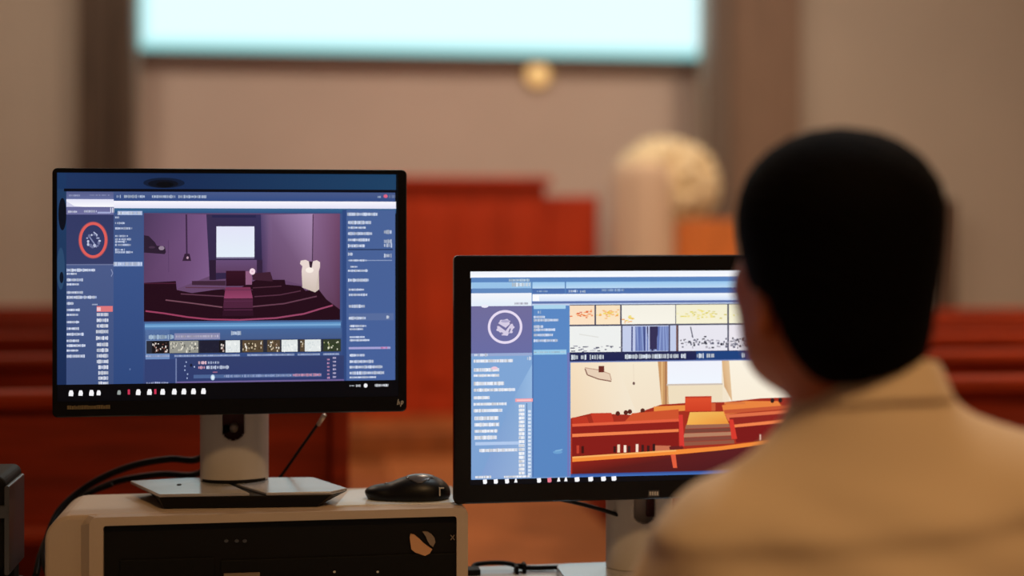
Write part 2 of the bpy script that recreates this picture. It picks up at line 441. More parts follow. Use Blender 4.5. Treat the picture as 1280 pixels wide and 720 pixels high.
# bouquet in a vase on a second stand
fx = on_y(858, 0, yp+.05).x; ft = on_y(860, 165, yp).z; fb = on_y(862, 290, yp).z
t = thing('flower_arrangement', 'large round cream flower arrangement right of the draped pedestal', 'flowers', (fx, yp+.55, .16))
bm = bmesh.new(); fr = (on_y(930, 0, yp).x-on_y(784, 0, yp).x)/2; fc = Vector((fx, yp+.55, (ft+fb)/2))
for k in range(420):
    d = Vector((random.gauss(0, 1), random.gauss(0, 1), random.gauss(0, 1))).normalized()
    p = fc+Vector((d.x*fr*.86, d.y*fr*.7, d.z*(ft-fb)/2*.86)); r = random.uniform(.035, .06)
    m4 = Matrix.Translation(p) @ Matrix.Rotation(random.random()*6, 4, d)
    bmesh.ops.create_icosphere(bm, subdivisions=1, radius=r, matrix=m4)
o = link('blossoms', bm, M['petal'], t, smooth=True); o['kind'] = 'stuff'
bm = bmesh.new(); bmesh.ops.create_icosphere(bm, subdivisions=3, radius=1)
for v in bm.verts: v.co = Vector((v.co.x*fr*.82, v.co.y*fr*.66, v.co.z*(ft-fb)/2*.82))+fc
link('foliage', bm, M['petal'], t, smooth=True)
bm = bmesh.new(); lathe(bm, [(.10, 0), (.12, .02), (.04, .08), (.03, fb-.16-.35), (.05, fb-.16-.25), (.13, fb-.16+.04), (.12, fb-.16+.05)], (fx, yp+.55, .16)); link('urn', bm, M['white_cloth'], t, smooth=True)
# orange wood chair in front of the urn
qa = on_y(838, 274, yp); qb = on_y(925, 274, yp)
t = thing('altar_chair', 'high-backed orange wooden chair in front of the flower arrangement', 'chair', ((qa.x+qb.x)/2, yp, .16))
xs0, xs1, zc = qa.x+.035, qb.x, qa.z
bm = bmesh.new(); prism(bm, [(x, yp, z) for x, z in rrect(xs0, xs1, .62, zc, .06)], (0, .04, 0)); link('backrest', bm, M['wood_orange'], t, bevel=.008)
link('seat', bx((xs0, yp-.45, .57), (xs1, yp+.04, .63)), M['wood_orange'], t, bevel=.01)
for x in (xs0, xs1-.045):
    for y in (yp-.45, yp-.005): link('leg', bx((x, y, .16), (x+.045, y+.045, .58)), M['wood_orange'], t, bevel=.004)

# ================================================================== DESK
ZD = .74; YD0, YD1 = 1.42, 2.115
t = thing('desk', 'long pale grey desk carrying both monitors', 'desk', (.15, 1.75, 0))
link('desk_top', bx((-1.15, YD0, ZD-.03), (1.45, YD1, ZD)), M['desk'], t, bevel=.003)
for x in (-1.1, 1.36):
    for y in (YD0+.04, YD1-.09): link('leg', bx((x, y, 0), (x+.045, y+.045, ZD-.03)), M['metal_leg'], t, bevel=.003)
link('modesty_panel', bx((-1.05, YD1-.06, .45), (1.36, YD1-.045, ZD-.03)), M['desk'], t)

# ------------------------------------------------------------------ desktop computer case
CY = 1.936; ZC = CAMZ-.377
cx0, cx1 = on_y(123, 0, CY).x, on_y(585, 0, CY).x
bx0 = on_y(62, 0, CY+.06).x
t = thing('desktop_computer', 'wide silver desktop computer case lying flat under the left monitor', 'computer', ((cx0+cx1)/2, 2.02, ZD))
out = rrect(bx0, cx1-.003, ZD+.006, ZC, .035, n=8, corners=(0, 0, 0, 1))
link('housing', prism(bmesh.new(), [(x, CY+.02, z) for x, z in out], (0, 2.11-CY-.02, 0)), M['silver_case'], t, bevel=.006, seg=3)
# front bezel: a rounded frame round a recessed black panel
fo = rrect(cx0-.012, cx1, ZD+.006, ZC, .010, n=5); fi = rrect(cx0+.006, cx1-.0155, ZD+.020, ZC-.0115, .004, n=5)
bm = bmesh.new(); n = len(fo)
L = [[bm.verts.new((x, y, z)) for x, z in o_] for o_, y in ((fo, CY+.022), (fo, CY+.003), ([((x*.994+fi[i][0]*.006), (z*.994+fi[i][1]*.006)) for i, (x, z) in enumerate(fo)], CY), (fi, CY), (fi, CY+.016))]
for A, B in zip(L, L[1:]):
    for k in range(n): bm.faces.new([A[k], A[(k+1)%n], B[(k+1)%n], B[k]])
link('front_frame', bm, M['silver_case'], t)
# splayed left cheek between frame and housing
bm = bmesh.new()
A = [(cx0-.012, CY+.004, ZD+.006), (cx0-.012, CY+.004, ZC-.008), (cx0-.004, CY+.004, ZC-.001)]
B = [(bx0, CY+.075, ZD+.006), (bx0+.001, CY+.075, ZC-.036), (bx0+.022, CY+.075, ZC-.002)]
va = [bm.verts.new(p) for p in A]; vb = [bm.verts.new(p) for p in B]
vc = [bm.verts.new((cx0+.02, CY+.075, ZD+.006)), bm.verts.new((cx0+.02, CY+.075, ZC-.002))]
for k in range(2): bm.faces.new([va[k], va[k+1], vb[k+1], vb[k]])
bm.faces.new([va[2], vc[1], vb[2]]); bm.faces.new([vb[0], vb[1], vb[2], vc[1], vc[0]])
bm.faces.new([va[0], vb[0], vc[0]]); bm.faces.new([va[0], vc[0], vc[1], va[2], va[1]])
link('side_cheek', bm, M['silver_case'], t)
link('front_panel', bx((cx0+.004, CY+.008, ZD+.018), (cx1-.0135, CY+.02, ZC-.0105)), M['slot'], t)
def cy(px, py, dy=0): return on_y(px, py, CY+.008-dy)
# drive bays and ports
p0 = cy(275, 672); p1 = cy(318, 684)
for (ax, ay, bx_, by_) in ((276, 700, 575, 722), (150, 700, 268, 722)):
    a, b = cy(ax, ay), cy(bx_, by_)
    link('drive_bay', bx((a.x, CY+.005, b.z), (b.x, CY+.0085, a.z)), M['black_matt'], t, bevel=.001)
a, b = cy(280, 716), cy(325, 719); link('bay_strip', bx((a.x, CY+.003, b.z), (b.x, CY+.0055, a.z)), M['copper_dk'], t)
for px in (283, 296, 306):
    a = cy(px, 676); bm = bmesh.new(); disc_y(bm, (a.x, CY+.006, a.z), .0028, .0022, .003, 12); link('port', bm, M['edge'], t)
for px in (418, 472):
    a = cy(px, 714); bm = bmesh.new(); disc_y(bm, (a.x, CY+.0035, a.z), .0018, .0014, .003, 12); link('indicator', bm, M['mark'], t)
# round leaf emblem
def pat(pts, y, d): return prism(bmesh.new(), [(cy(px, py).x, y, cy(px, py).z) for px, py in pts], (0, d, 0))
link('emblem', pat([(513, 667), (518, 668), (524, 673), (530, 679), (536, 683), (540, 686), (537, 691), (531, 694), (525, 692), (519, 690), (514, 686), (513, 679), (512, 672)], CY+.004, .004), M['copper'], t)
link('emblem_leaf', pat([(528, 664), (534, 664), (539, 667), (543, 672), (544, 677), (541, 683), (537, 680), (534, 675), (532, 670)], CY+.004, .004), M['copper_dk'], t)
bm = bmesh.new(); a = cy(565.5, 671.5)
for sg in (1, -1):
    prism(bm, [(a.x-.003, CY+.005, a.z-.003*sg), (a.x-.0022, CY+.005, a.z-.0036*sg), (a.x+.003, CY+.005, a.z+.003*sg), (a.x+.0022, CY+.005, a.z+.0036*sg)], (0, .003, 0))
link('cross_mark', bm, M['copper_dk'], t)
for x in (cx0+.03, cx1-.05):
    for y in (CY+.03, 2.07): link('rubber_foot', bx((x, y, ZD), (x+.02, y+.02, ZD+.0065)), M['black_matt'], t)

# ------------------------------------------------------------------ monitors
def shell(name, x0, x1, z0, z1, y0, y1, d0x, d1x, d0z, d1z, m, t, r=.006):
    fo = rrect(x0, x1, z0, z1, r, n=4); fi = rrect(d0x, d1x, d0z, d1z, .0015, n=4); n = len(fo)
    bk = rrect(x0+.02, x1-.02, z0+.02, z1-.02, .01, n=4)
    bm = bmesh.new()
    def mix(a, b, k): return [((p[0]*(1-k)+q[0]*k), (p[1]*(1-k)+q[1]*k)) for p, q in zip(a, b)]
    L = [[bm.verts.new((x, y, z)) for x, z in o_] for o_, y in ((fi, y0+.004), (fi, y0), (mix(fo, fi, .08), y0), (fo, y0+.002), (fo, y0+.016), (bk, y1))]
    for A, B in zip(L, L[1:]):
        for k in range(n): bm.faces.new([A[k], A[(k+1)%n], B[(k+1)%n], B[k]])
    bm.faces.new(L[0]); bm.faces.new(L[-1][::-1])
    return link(name, bm, m, t)
def column(xc, yc, rad, z0, z1, hole, t):
    """silver half-round post, open behind, with a U-shaped cable opening in its front"""
    bm = bmesh.new(); ns, nz = 56, 90; V = {}
    hx, hz = hole
    for i in range(ns+1):
        a = math.radians(180+180*i/ns)
        for j in range(nz+1):
            V[i, j] = bm.verts.new((xc+rad*math.cos(a), yc+rad*.75*math.sin(a), z0+(z1-z0)*j/nz))
    for i in range(ns):
        for j in range(nz):
            a = math.radians(180+180*(i+.5)/ns); x = rad*math.cos(a); z = z0+(z1-z0)*(j+.5)/nz
            zz = hz+(hx*1.0)-z   # distance below centre of the U's round end
            inside = abs(x) < hx if z > hz+hx else (x*x+(z-hz-hx)**2 < hx*hx)
            if inside: continue
            bm.faces.new([V[i, j], V[i+1, j], V[i+1, j+1], V[i, j+1]])
    for v in list(bm.verts):
        if not v.link_faces: bm.verts.remove(v)
    o = link('stand_column', bm, M['column'], t, smooth=True)
    s = o.modifiers.new('solid', 'SOLIDIFY'); s.thickness = .004; s.offset = 1
    return o

# ---- left monitor
YM = 2.0
def L_(px, py): return on_y(px, py, YM)
x0, x1 = L_(65, 0).x, L_(508.5, 0).x; z1 = on_y(280, 211, YM).z; z0 = on_y(280, 518.5, YM).z
dx0, dx1 = L_(71, 0).x, L_(498, 0).x; dz1 = on_y(280, 216, YM).z; dz0 = on_y(280, 499, YM).z
LC = L_(289, 0).x
ZB = CAMZ-.356
ml = thing('monitor', 'left black monitor on silver foot, its screen showing a purple-tinted hall view', 'monitor', (LC, 2.04, ZC))
shell('bezel', x0, x1, z0, z1, YM, YM+.045, dx0, dx1, dz0, dz1, M['black_gloss'], ml, r=.007)
ycol = YM+.085
column(LC, ycol, .0445, ZB+.001, z0+.06, (.0155, on_y(290, 549, YM+.06).z), ml)
bm = bmesh.new(); box(bm, (LC-.04, YM+.03, z0+.03), (LC+.04, ycol-.005, z0+.10)); link('hinge_block', bm, M['black_matt'], ml, bevel=.004)
bm = bmesh.new(); a = on_y(293, 534, ycol); tube(bm, [(a.x, ycol-.018, a.z), (a.x, ycol, a.z+.003)], .006, n=0); link('cable_clip', bm, M['clip'], ml, smooth=True)
bm = bmesh.new(); box(bm, (LC-.036, ycol-.006, ZB+.001), (LC+.036, ycol-.001, z0+.05)); link('column_back', bm, M['inner'], ml)
link('column_seat', lathe(bmesh.new(), [(.047, 0), (.047, .004), (.040, .006)], (LC, ycol-.004, ZB), sy=.75), M['black_matt'], ml)
# foot: bevelled plate, dark underside, dark slot
top = [on_z(*p, ZB) for p in ((163, 601), (232, 597), (392, 596.5), (434, 610), (414, 614.5), (199, 618))]
bot = [on_z(*p, ZC+.0005) for p in ((190, 618), (232, 612), (385, 612), (404, 626), (396, 633.5), (205, 636))]
bm = bmesh.new()
mid = [p+Vector((0, 0, -.004)) for p in top]
la, lb = [bm.verts.new(p) for p in mid], [bm.verts.new(p) for p in bot]
bm.faces.new(la); bm.faces.new(lb[::-1])
for k in range(6): bm.faces.new([la[k], lb[k], lb[(k+1)%6], la[(k+1)%6]])
link('foot_underside', bm, M['black'], ml, bevel=.001)
# two silver plates with a diagonal gap
def plate(pts): return prism(bmesh.new(), [on_z(*p, ZB) for p in pts], (0, 0, -.004))
link('foot_plate', plate([(163, 601), (232, 597), (262, 597), (290, 606), (312, 616.2), (199, 618)]), M['silver'], ml, bevel=.001)
link('foot_plate', plate([(270, 597), (392, 596.5), (434, 610), (414, 614.5), (333, 616), (300, 606)]), M['silver'], ml, bevel=.001)
bm = bmesh.new(); a = on_z(224, 606, ZB); lathe(bm, [(.0035, 0), (.003, .0008)], (a.x, a.y, a.z), 16, 1, 1.6); link('foot_screw', bm, M['black_matt'], ml)

D = Painter(YM+.0035, 280, sat=.80)
D.rect(71, 216, 498, 499, (6, 10, 18))
D.lv = 1
D.hgrad(71, 217, 230, 237, (24, 52, 105), (18, 44, 92)); D.hgrad(230, 217, 495, 237, (18, 44, 92), (20, 66, 110))
D.lv = 2
D.ell(205, 229, 26, 6.5, (12, 28, 58)); D.ell(204, 230, 19, 5, (8, 16, 32), lv=3); D.ell(206, 231, 11, 3.5, (4, 8, 16), lv=4)
D.rect(80, 236.5, 496, 240, (4, 8, 22), lv=5)
# desktop strip to the left of the window
D.rect(71.5, 217, 83, 478, (26, 62, 108), (18, 42, 92), lv=1)
D.ell(78, 268, 5, 20, (6, 14, 30)); D.ell(76, 335, 5, 26, (36, 74, 118)); D.ell(77, 346, 2.5, 7, (8, 20, 40), lv=3)
D.rect(495, 217, 498, 478, (3, 9, 16), lv=5)
# window
D.lv = 6
D.rect(83, 240, 494, 478, (54, 82, 146))
D.lv = 7
D.rect(83, 240.5, 142, 249.5, (84, 92, 146), (96, 108, 168)); D.rect(142, 240.5, 494, 251, (66, 88, 146), (44, 76, 146))
D.text(86, 245, 100, 2.5, (150, 158, 205), lv=8); D.text(112, 244.5, 140, 1.6, (130, 138, 190), lv=8)
for a_, b_ in ((146, 151), (155, 182), (190, 219), (223, 258)): D.text(a_, 246, b_, 4, (178, 196, 228), lv=8)
D.text(472, 245.5, 477, 3.5, (160, 180, 220), lv=8); D.ell(482, 244.5, 2.6, 2.2, (240, 90, 130), lv=9); D.text(486, 245, 494, 4, (110, 130, 180), lv=8)
D.rect(83, 249.5, 142.5, 259, (225, 225, 248), (250, 250, 255)); D.rect(142.5, 251.5, 495, 260.5, (250, 246, 255), (226, 226, 250))
D.poly([(83, 252), (93, 258), (104, 259), (83, 259)], (205, 205, 236), lv=8)
D.rect(83, 259, 142.5, 268.5, (100, 102, 160), (112, 112, 170)); D.text(85, 265, 97, 3, (205, 208, 238), lv=8); D.text(105, 264.5, 121, 3.5, (190, 196, 232), lv=8); D.rect(122, 265, 138, 267, (160, 168, 220), lv=8); D.text(138, 263, 143, 7, (220, 222, 245), lv=8)
D.rect(142.5, 260.5, 495, 266.5, (44, 104, 156), (38, 80, 140))
D.rect(83, 268.5, 142, 330, (48, 56, 108), (50, 60, 112))
D.ring(116.5, 300, 18.5, 23, 4, (150, 70, 90), lv=8); D.ring(116.5, 300, 17.6, 22, 3.2, (244, 84, 78), lv=9)
for k in range(14):
    a_ = k*.46+.3; q = random.uniform(5.5, 9); D.ell(116.5+q*math.cos(a_)*.95, 301+q*math.sin(a_)*1.1, random.uniform(1, 2.2), random.uniform(1, 2.4), random.choice(((150, 158, 200), (190, 198, 230), (105, 112, 160))), lv=10)
D.line([(112, 296), (117, 303), (121, 309)], 1.6, (130, 140, 188), lv=10); D.line([(117, 290), (122, 294)], 1.4, (180, 188, 225), lv=10)
D.rect(83, 330, 142, 478, (70, 90, 148), (56, 80, 138)); D.rect(83, 329.5, 142, 331, (100, 112, 160), lv=8); D.line([(139, 336), (141, 341), (139, 345)], 1, (130, 145, 195), lv=8)
for y_, e_, h_ in ((337, 119, 4), (341.5, 96, 2.6), (349, 104, 4), (354.5, 99, 3), (364.5, 104, 3.4), (370.5, 121, 4), (378, 92, 3.6), (386, 100, 3.6), (392, 98, 3), (401, 99, 3.4), (409, 99, 3.4), (416, 105, 4), (424, 99, 3.6), (430, 107, 3.6), (436, 98, 3), (443, 106, 4.5), (480-.5, 97, 2.5)):
    D.rect(83.5, y_-h_*.38, e_, y_+h_*.38, (142, 162, 214), lv=8); D.text(83.5, y_, e_, h_, (212, 222, 248), lv=9)
D.text(115, 379.5, 122, 2.5, (170, 185, 225), lv=9)
D.rect(121, 381.5, 141, 388.5, (238, 112, 118), lv=9); D.rect(121, 383, 126, 387.5, (250, 190, 200), lv=10)
for k, y_ in enumerate((392, 399, 406, 413, 421, 429, 436, 443, 450, 457, 464, 470.5, 477)):
    xx = 121-(1 if k in (3, 4) else 0)+(2 if k > 8 else 0)
    D.rect(xx, y_-2, 135.5, y_+2, (142, 158, 205), lv=8); D.text(xx, y_, 135.5, 5, (226, 232, 250), lv=9)
D.rect(142, 266, 179, 478, (56, 88, 156), (40, 72, 138))
D.rect(142, 268, 179, 334, (60, 84, 142), (54, 86, 152), lv=8)
D.rect(147, 264, 178, 269, (160, 182, 232), lv=9); D.text(147, 266.5, 178, 4, (215, 226, 250), lv=10)
for y_, e_ in ((272, 149), (279, 156), (285.5, 166), (295, 160), (299, 165), (302, 158), (306, 164), (312, 156), (315, 166)): D.text(144, y_, e_, 3, (186, 200, 236), lv=9)
D.rect(142, 327, 178, 332.5, (150, 174, 226), lv=9); D.text(142, 329.5, 178, 4.5, (205, 218, 248), lv=10); D.ell(162.5, 460, .8, 1.3, (90, 120, 180), lv=9)
# lower centre strip
D.rect(179, 401, 430, 478, (52, 86, 152), (46, 68, 132))
D.rect(181, 401, 427, 404, (56, 78, 140), (70, 120, 180), lv=8); D.rect(181, 404, 426, 411.5, (86, 152, 216), (70, 118, 184), lv=9); D.rect(181, 406, 426, 408.5, (124, 184, 236), (90, 150, 210), lv=10)
D.rect(181, 411.5, 427, 424, (62, 100, 164), (64, 92, 150), lv=9)
D.rect(182, 411, 212, 448, (98, 128, 186), (106, 142, 202), lv=9); D.text(186, 420.5, 217, 6, (166, 196, 226), lv=10); D.rect(218, 416, 275, 424, (130, 132, 180), (140, 140, 184), lv=10); D.text(220, 420, 274, 3, (188, 184, 214), lv=11)
D.text(289, 416.5, 302, 5.5, (190, 210, 240), lv=10)
D.rect(183, 425, 426, 441, (40, 44, 60), lv=10)
x_ = 190
segs = [(190, 211, 'mix'), (212, 248, 'lt'), (250, 274, 'dk'), (274, 281, 'mix'), (282, 300, 'wh'), (303, 329, 'wm'), (334, 350, 'wm'), (352, 372, 'wh'), (375, 381, 'wm'), (381, 401, 'wh'), (404, 426, 'gm')]
for a_, b_, k_ in segs:
    base = {'mix': (26, 22, 26), 'lt': (150, 150, 140), 'dk': (30, 30, 54), 'wh': (226, 232, 232), 'wm': (90, 72, 50), 'gm': (52, 62, 40)}[k_]
    D.rect(a_, 425.5, b_, 440.5, base, lv=11)
    pal = {'mix': ((220, 200, 190), (120, 70, 60), (240, 230, 225)), 'lt': ((200, 196, 176), (60, 60, 60), (232, 226, 206)), 'dk': ((36, 36, 60),), 'wh': ((240, 244, 242), (210, 220, 222)), 'wm': ((226, 206, 168), (120, 80, 46), (244, 236, 220), (60, 50, 30)), 'gm': ((190, 190, 120), (40, 60, 24), (220, 220, 190))}[k_]
    for q in range(int((b_-a_)*(.3 if k_ == 'dk' else 1.3))):
        xx = random.uniform(a_, b_-2); yy = random.uniform(426.5, 438); D.rect(xx, yy, xx+random.uniform(.8, 2), yy+random.uniform(1, 3), random.choice(pal), lv=12)
for a_, b_ in ((182, 212), (218, 300), (309, 368), (372, 400), (404, 424)): D.rect(a_, 443, b_, 445.5, (120, 142, 196), lv=10); D.text(a_, 444, b_, 2, (165, 182, 224), lv=11)
D.rect(181, 448, 219, 478, (46, 64, 126), lv=10); D.rect(220, 446, 430, 478, (46, 62, 118), (42, 58, 120), lv=10)
D.rect(219.5, 447, 221, 478, (110, 126, 180), lv=11); D.rect(220, 476, 430, 478.5, (110, 92, 160), lv=11)
D.text(183, 478.5, 212, 5, (170, 182, 232), lv=11)
D.text(248, 453, 258, 4, (240, 190, 210), lv=11); D.text(260, 453, 274, 3.5, (180, 196, 236), lv=11); D.text(248, 459, 256, 4, (245, 170, 200), lv=11); D.text(258, 459, 286, 4.5, (196, 210, 242), lv=11)
for q in range(5): D.ell(random.uniform(231, 235), 452+q*5, .9, 1.1, (150, 168, 215), lv=11)
D.ell(239, 456, 1.6, 2, (24, 30, 60), lv=11); D.ell(243, 458, .8, 1, (190, 205, 240), lv=11); D.text(266, 465, 272, 2, (200, 120, 170), lv=11)
D.rect(242, 468, 402, 472.5, (70, 100, 160), lv=11); D.text(280, 470.2, 365, 3.4, (140, 160, 212), lv=12); D.text(366, 470, 402, 3.6, (226, 150, 190), lv=12); D.ell(266, 471.5, 2.6, 3.6, (180, 210, 240), lv=13); D.ell(266, 471.5, 1.4, 2, (225, 240, 250), lv=14)
for q in range(6): D.text(409, 451+q*4.6, 412, 2.6, (220, 150, 200), lv=12); D.text(416, 449+q*4.8, 420, 2.4, (190, 180, 225), lv=12)
# right-hand column
D.rect(428, 262, 433, 478, (40, 72, 140), lv=9)
D.rect(433, 262, 494, 478, (66, 98, 164), (62, 96, 168), lv=9)
for y_, a_, b_, h_ in ((267.5, 434, 472, 4.5), (278, 435, 464, 5), (284.5, 435, 457, 3), (292, 435, 465, 4.5), (300, 435, 462, 4), (307.5, 435, 456, 4.5), (318, 435, 441, 4), (326, 436, 459, 2.6), (334, 438, 447, 2.4), (339, 435, 460, 3.4), (351, 435, 461, 4.5), (363, 436, 455, 3), (369.5, 436, 459, 3.4), (384, 436, 456, 4.5), (399, 436, 457, 4), (409, 437, 458, 3), (413, 437, 454, 2.4), (423, 437, 456, 2.6), (427, 437, 462, 3), (446, 437, 456, 3.6), (454, 437, 467, 4.2), (461, 437, 478, 4.2), (468.5, 437, 480, 4.5), (474, 437, 470, 2.6)):
    D.rect(a_, y_-h_*.36, b_, y_+h_*.36, (150, 172, 222), lv=10); D.text(a_, y_, b_, h_, (210, 222, 248), lv=11)
D.rect(435, 311.5, 491, 313, (34, 54, 100), lv=10); D.rect(435, 325.5, 490, 326.5, (140, 160, 205), lv=10)
for y_ in (290, 302, 307, 320): D.text(480, y_, 490, 5.5, (196, 210, 240), lv=10)
D.rect(436, 393, 492, 402, (82, 108, 168), lv=9.5); D.text(483, 398, 488, 4.5, (210, 222, 245), lv=10.5)
D.rect(436, 435.6, 488, 438.4, (165, 160, 222), lv=10); D.text(476, 437, 484, 3, (232, 120, 190), lv=11)
# taskbar
D.rect(71, 478, 498, 499, (3, 4, 9), lv=12)
for x_, c_, s_ in ((89, 0, 3), (101, 0, 2.8), (114.5, 0, 3), (123.5, 0, 2.6), (149, 2, 2.3), (161, 1, 2), (173, 0, 3), (187, 0, 3), (194, 1, 2.3), (203.5, 0, 3), (218, 0, 3), (230, 0, 3), (242, 0, 3), (254.5, 0, 3)):
    cc = ((244, 242, 246), (226, 40, 80), (150, 160, 156))[c_]
    if c_ == 1: D.rect(x_-1.2, 488-3, x_+1.6, 488+3.2, cc, lv=13)
    else: D.poly([(x_-s_*.6, 488.6-s_*1.2), (x_+s_*.6, 488.6-s_*1.2), (x_+s_, 488.6), (x_+s_*.8, 488.6+s_*1.2), (x_-s_, 488.6+s_*1.1), (x_-s_, 488.6)], cc, lv=13)
D.text(437, 484.5, 443, 2, (190, 200, 210), lv=13); D.text(445, 484.5, 451, 3.5, (220, 226, 235), lv=13); D.ell(457, 484.5, 2.4, 2.6, (240, 240, 244), lv=13); D.text(468.5, 484.5, 486, 3.6, (222, 226, 236), lv=13)
# the hall picture
V = 13
D.rect(180, 266.5, 425, 401, (96, 62, 108), (110, 70, 112), lv=V)
D.poly([(180, 267), (258, 268), (262, 345), (218, 362), (180, 352)], [(80, 54, 98), (122, 80, 136), (128, 86, 142), (108, 68, 118), (96, 60, 106)], lv=V+1)
D.poly([(258, 268), (332, 268), (330, 345), (262, 350)], [(56, 44, 86), (52, 46, 98), (44, 30, 70), (52, 36, 78)], lv=V+1)
D.poly([(326, 268), (340, 268), (340, 345), (328, 345)], [(84, 66, 118), (128, 96, 142), (108, 70, 116), (72, 46, 92)], lv=V+2)
D.poly([(336, 268), (391, 267), (390, 360), (334, 345)], [(120, 86, 134), (172, 134, 184), (122, 82, 122), (104, 66, 110)], lv=V+2)
D.poly([(391, 267), (425, 267), (425, 396), (391, 360)], [(140, 96, 146), (116, 66, 108), (92, 46, 78), (118, 78, 116)], lv=V+3)
D.line([(391.3, 268), (390.5, 326)], 1.2, (74, 44, 78), lv=V+4)
D.rect(265, 269, 320, 272, (38, 36, 84), lv=V+3)
D.rect(270, 325, 321, 341, (106, 72, 124), (96, 58, 100), lv=V+3); D.rect(262, 325, 270, 350, (44, 24, 54), lv=V+3); D.rect(321, 325, 328, 345, (52, 30, 64), lv=V+3)
D.rect(270.6, 283, 318, 322.5, (226, 228, 252), (226, 240, 252), lv=V+4); D.rect(270.6, 321.4, 318, 323.4, (120, 110, 150), lv=V+5)
D.poly([(180, 294), (186, 295), (194, 303), (196, 307), (206, 308), (207.5, 315), (206, 317.5), (180, 315.5)], (46, 28, 52), lv=V+4)
D.ell(202, 310, 3.6, 2.6, (150, 128, 152), lv=V+5); D.ell(190, 309, 4, 1.5, (70, 46, 72), lv=V+5); D.line([(210.5, 300), (211, 340)], .7, (90, 56, 104), lv=V+4)
D.line([(233, 268), (233.6, 318)], 2, (62, 36, 72), lv=V+4); D.poly([(231, 317), (237, 317), (239, 326), (228, 326)], (56, 30, 58), lv=V+5); D.ell(234.5, 322, 1.4, 1.6, (196, 150, 176), lv=V+6)
mar = (40, 8, 26)
D.poly([(180, 353), (220, 351), (221, 362), (240, 366), (270, 362), (300, 360), (330, 345), (338, 340), (341, 350), (356, 350), (357, 356), (376, 358), (382, 364), (398, 362), (408, 375), (425, 388), (425, 401), (180, 401)], mar, lv=V+5)
D.rect(180, 353, 220, 354.5, (74, 24, 50), lv=V+6)
D.poly([(240, 351), (282, 351), (282, 357), (240, 356)], (66, 34, 58), lv=V+6); D.poly([(316, 350), (316, 342), (338, 340), (341, 352)], (66, 28, 50), lv=V+6)
D.rect(282.5, 338.5, 307, 357.5, (58, 14, 36), (46, 8, 28), lv=V+7); D.rect(306, 339, 315, 356, (150, 88, 130), lv=V+6)
D.ell(315.5, 339.5, 3.6, 4, (250, 214, 230), lv=V+8); D.ell(315.5, 339.5, 1, 1, (226, 170, 200), lv=V+9)
D.poly([(282, 359), (313, 359), (316, 373), (280, 373)], [(128, 40, 80), (128, 40, 80), (158, 58, 104), (158, 58, 104)], lv=V+7)
D.poly([(280, 373.5), (316, 373.5), (316, 385), (279, 385)], (84, 30, 62), lv=V+7); D.poly([(279, 385), (316, 385), (317, 395), (278, 395)], (52, 14, 38), lv=V+7)
for q in (362, 376, 387): D.rect(280, q, 316, q+.8, (98, 40, 76), lv=V+8)
for pts, c_, th in (([(232, 359), (281, 360)], (96, 46, 70), 1.2), ([(226, 367), (280, 370.5)], (100, 52, 76), 1.4), ([(207, 374.5), (235, 378), (278, 384)], (122, 70, 88), 1.6), ([(182, 388), (205, 391), (235, 396), (262, 399), (300, 400)], (170, 56, 96), 2),
                    ([(316, 383.5), (355, 380), (396, 371)], (108, 58, 80), 1.6), ([(318, 371), (350, 369), (376, 364)], (92, 44, 68), 1.3), ([(316, 360), (352, 358)], (84, 40, 60), 1.2), ([(300, 400), (345, 398), (380, 393), (400, 387), (416, 382.5)], (166, 64, 104), 2)):
    D.line(pts, th, c_, lv=V+8)
D.poly([(377, 339), (378, 333), (375, 330), (376, 326), (382, 325), (386, 327), (387, 334), (390, 334), (391, 327), (396, 325.5), (400, 328), (400, 334), (398.5, 340), (399, 362), (394, 366), (378, 360)], [(236, 214, 206)]*12+[(210, 190, 176)]*4, lv=V+9)
D.ell(387, 338, 5, 3.5, (252, 238, 226), lv=V+10); D.poly([(386, 327), (391, 327), (389.6, 335), (387.5, 335)], (52, 28, 48), lv=V+10)
D.build('display', M['lcd'], ml)
# lettering on the bezel
bm = bmesh.new(); x_ = 84
while x_ < 138:
    wd = random.uniform(1.6, 2.8); a, b = L_(x_, 506.5), L_(min(x_+wd, 138), 511); z_ = on_y(280, 511.2-(.5 if random.random() < .5 else 0), YM).z
    box(bm, (a.x, YM-.0006, on_y(110, 511.4, YM).z), (b.x, YM+.001, on_y(110, 506.6+random.choice((0, .7)), YM).z)); x_ += wd+.5
link('maker_lettering', bm, M['gold_mark'], ml)
bm = bmesh.new()
for (xa_, ya_, xb_, yb_, th) in ((496.5, 499, 495.3, 506, 1), (496.2, 502.2, 498, 502.2, .8), (498, 502.2, 497.4, 505.6, .9), (500.6, 501, 499.2, 508, 1), (500.6, 501.2, 502.4, 501.6, .9), (502.4, 501.6, 501.8, 504.6, .9), (500, 505, 501.8, 504.8, .9)):
    a = L_(xa_+1.5, ya_); b = L_(xb_+1.5, yb_); d = (b-a); nrm = Vector((-d.z, 0, d.x)).normalized()*.00055
    prism(bm, [a+nrm-Vector((0, .0008, 0)), b+nrm-Vector((0, .0008, 0)), b-nrm-Vector((0, .0008, 0)), a-nrm-Vector((0, .0008, 0))], (0, .001, 0))
link('maker_badge', bm, M['mark'], ml)

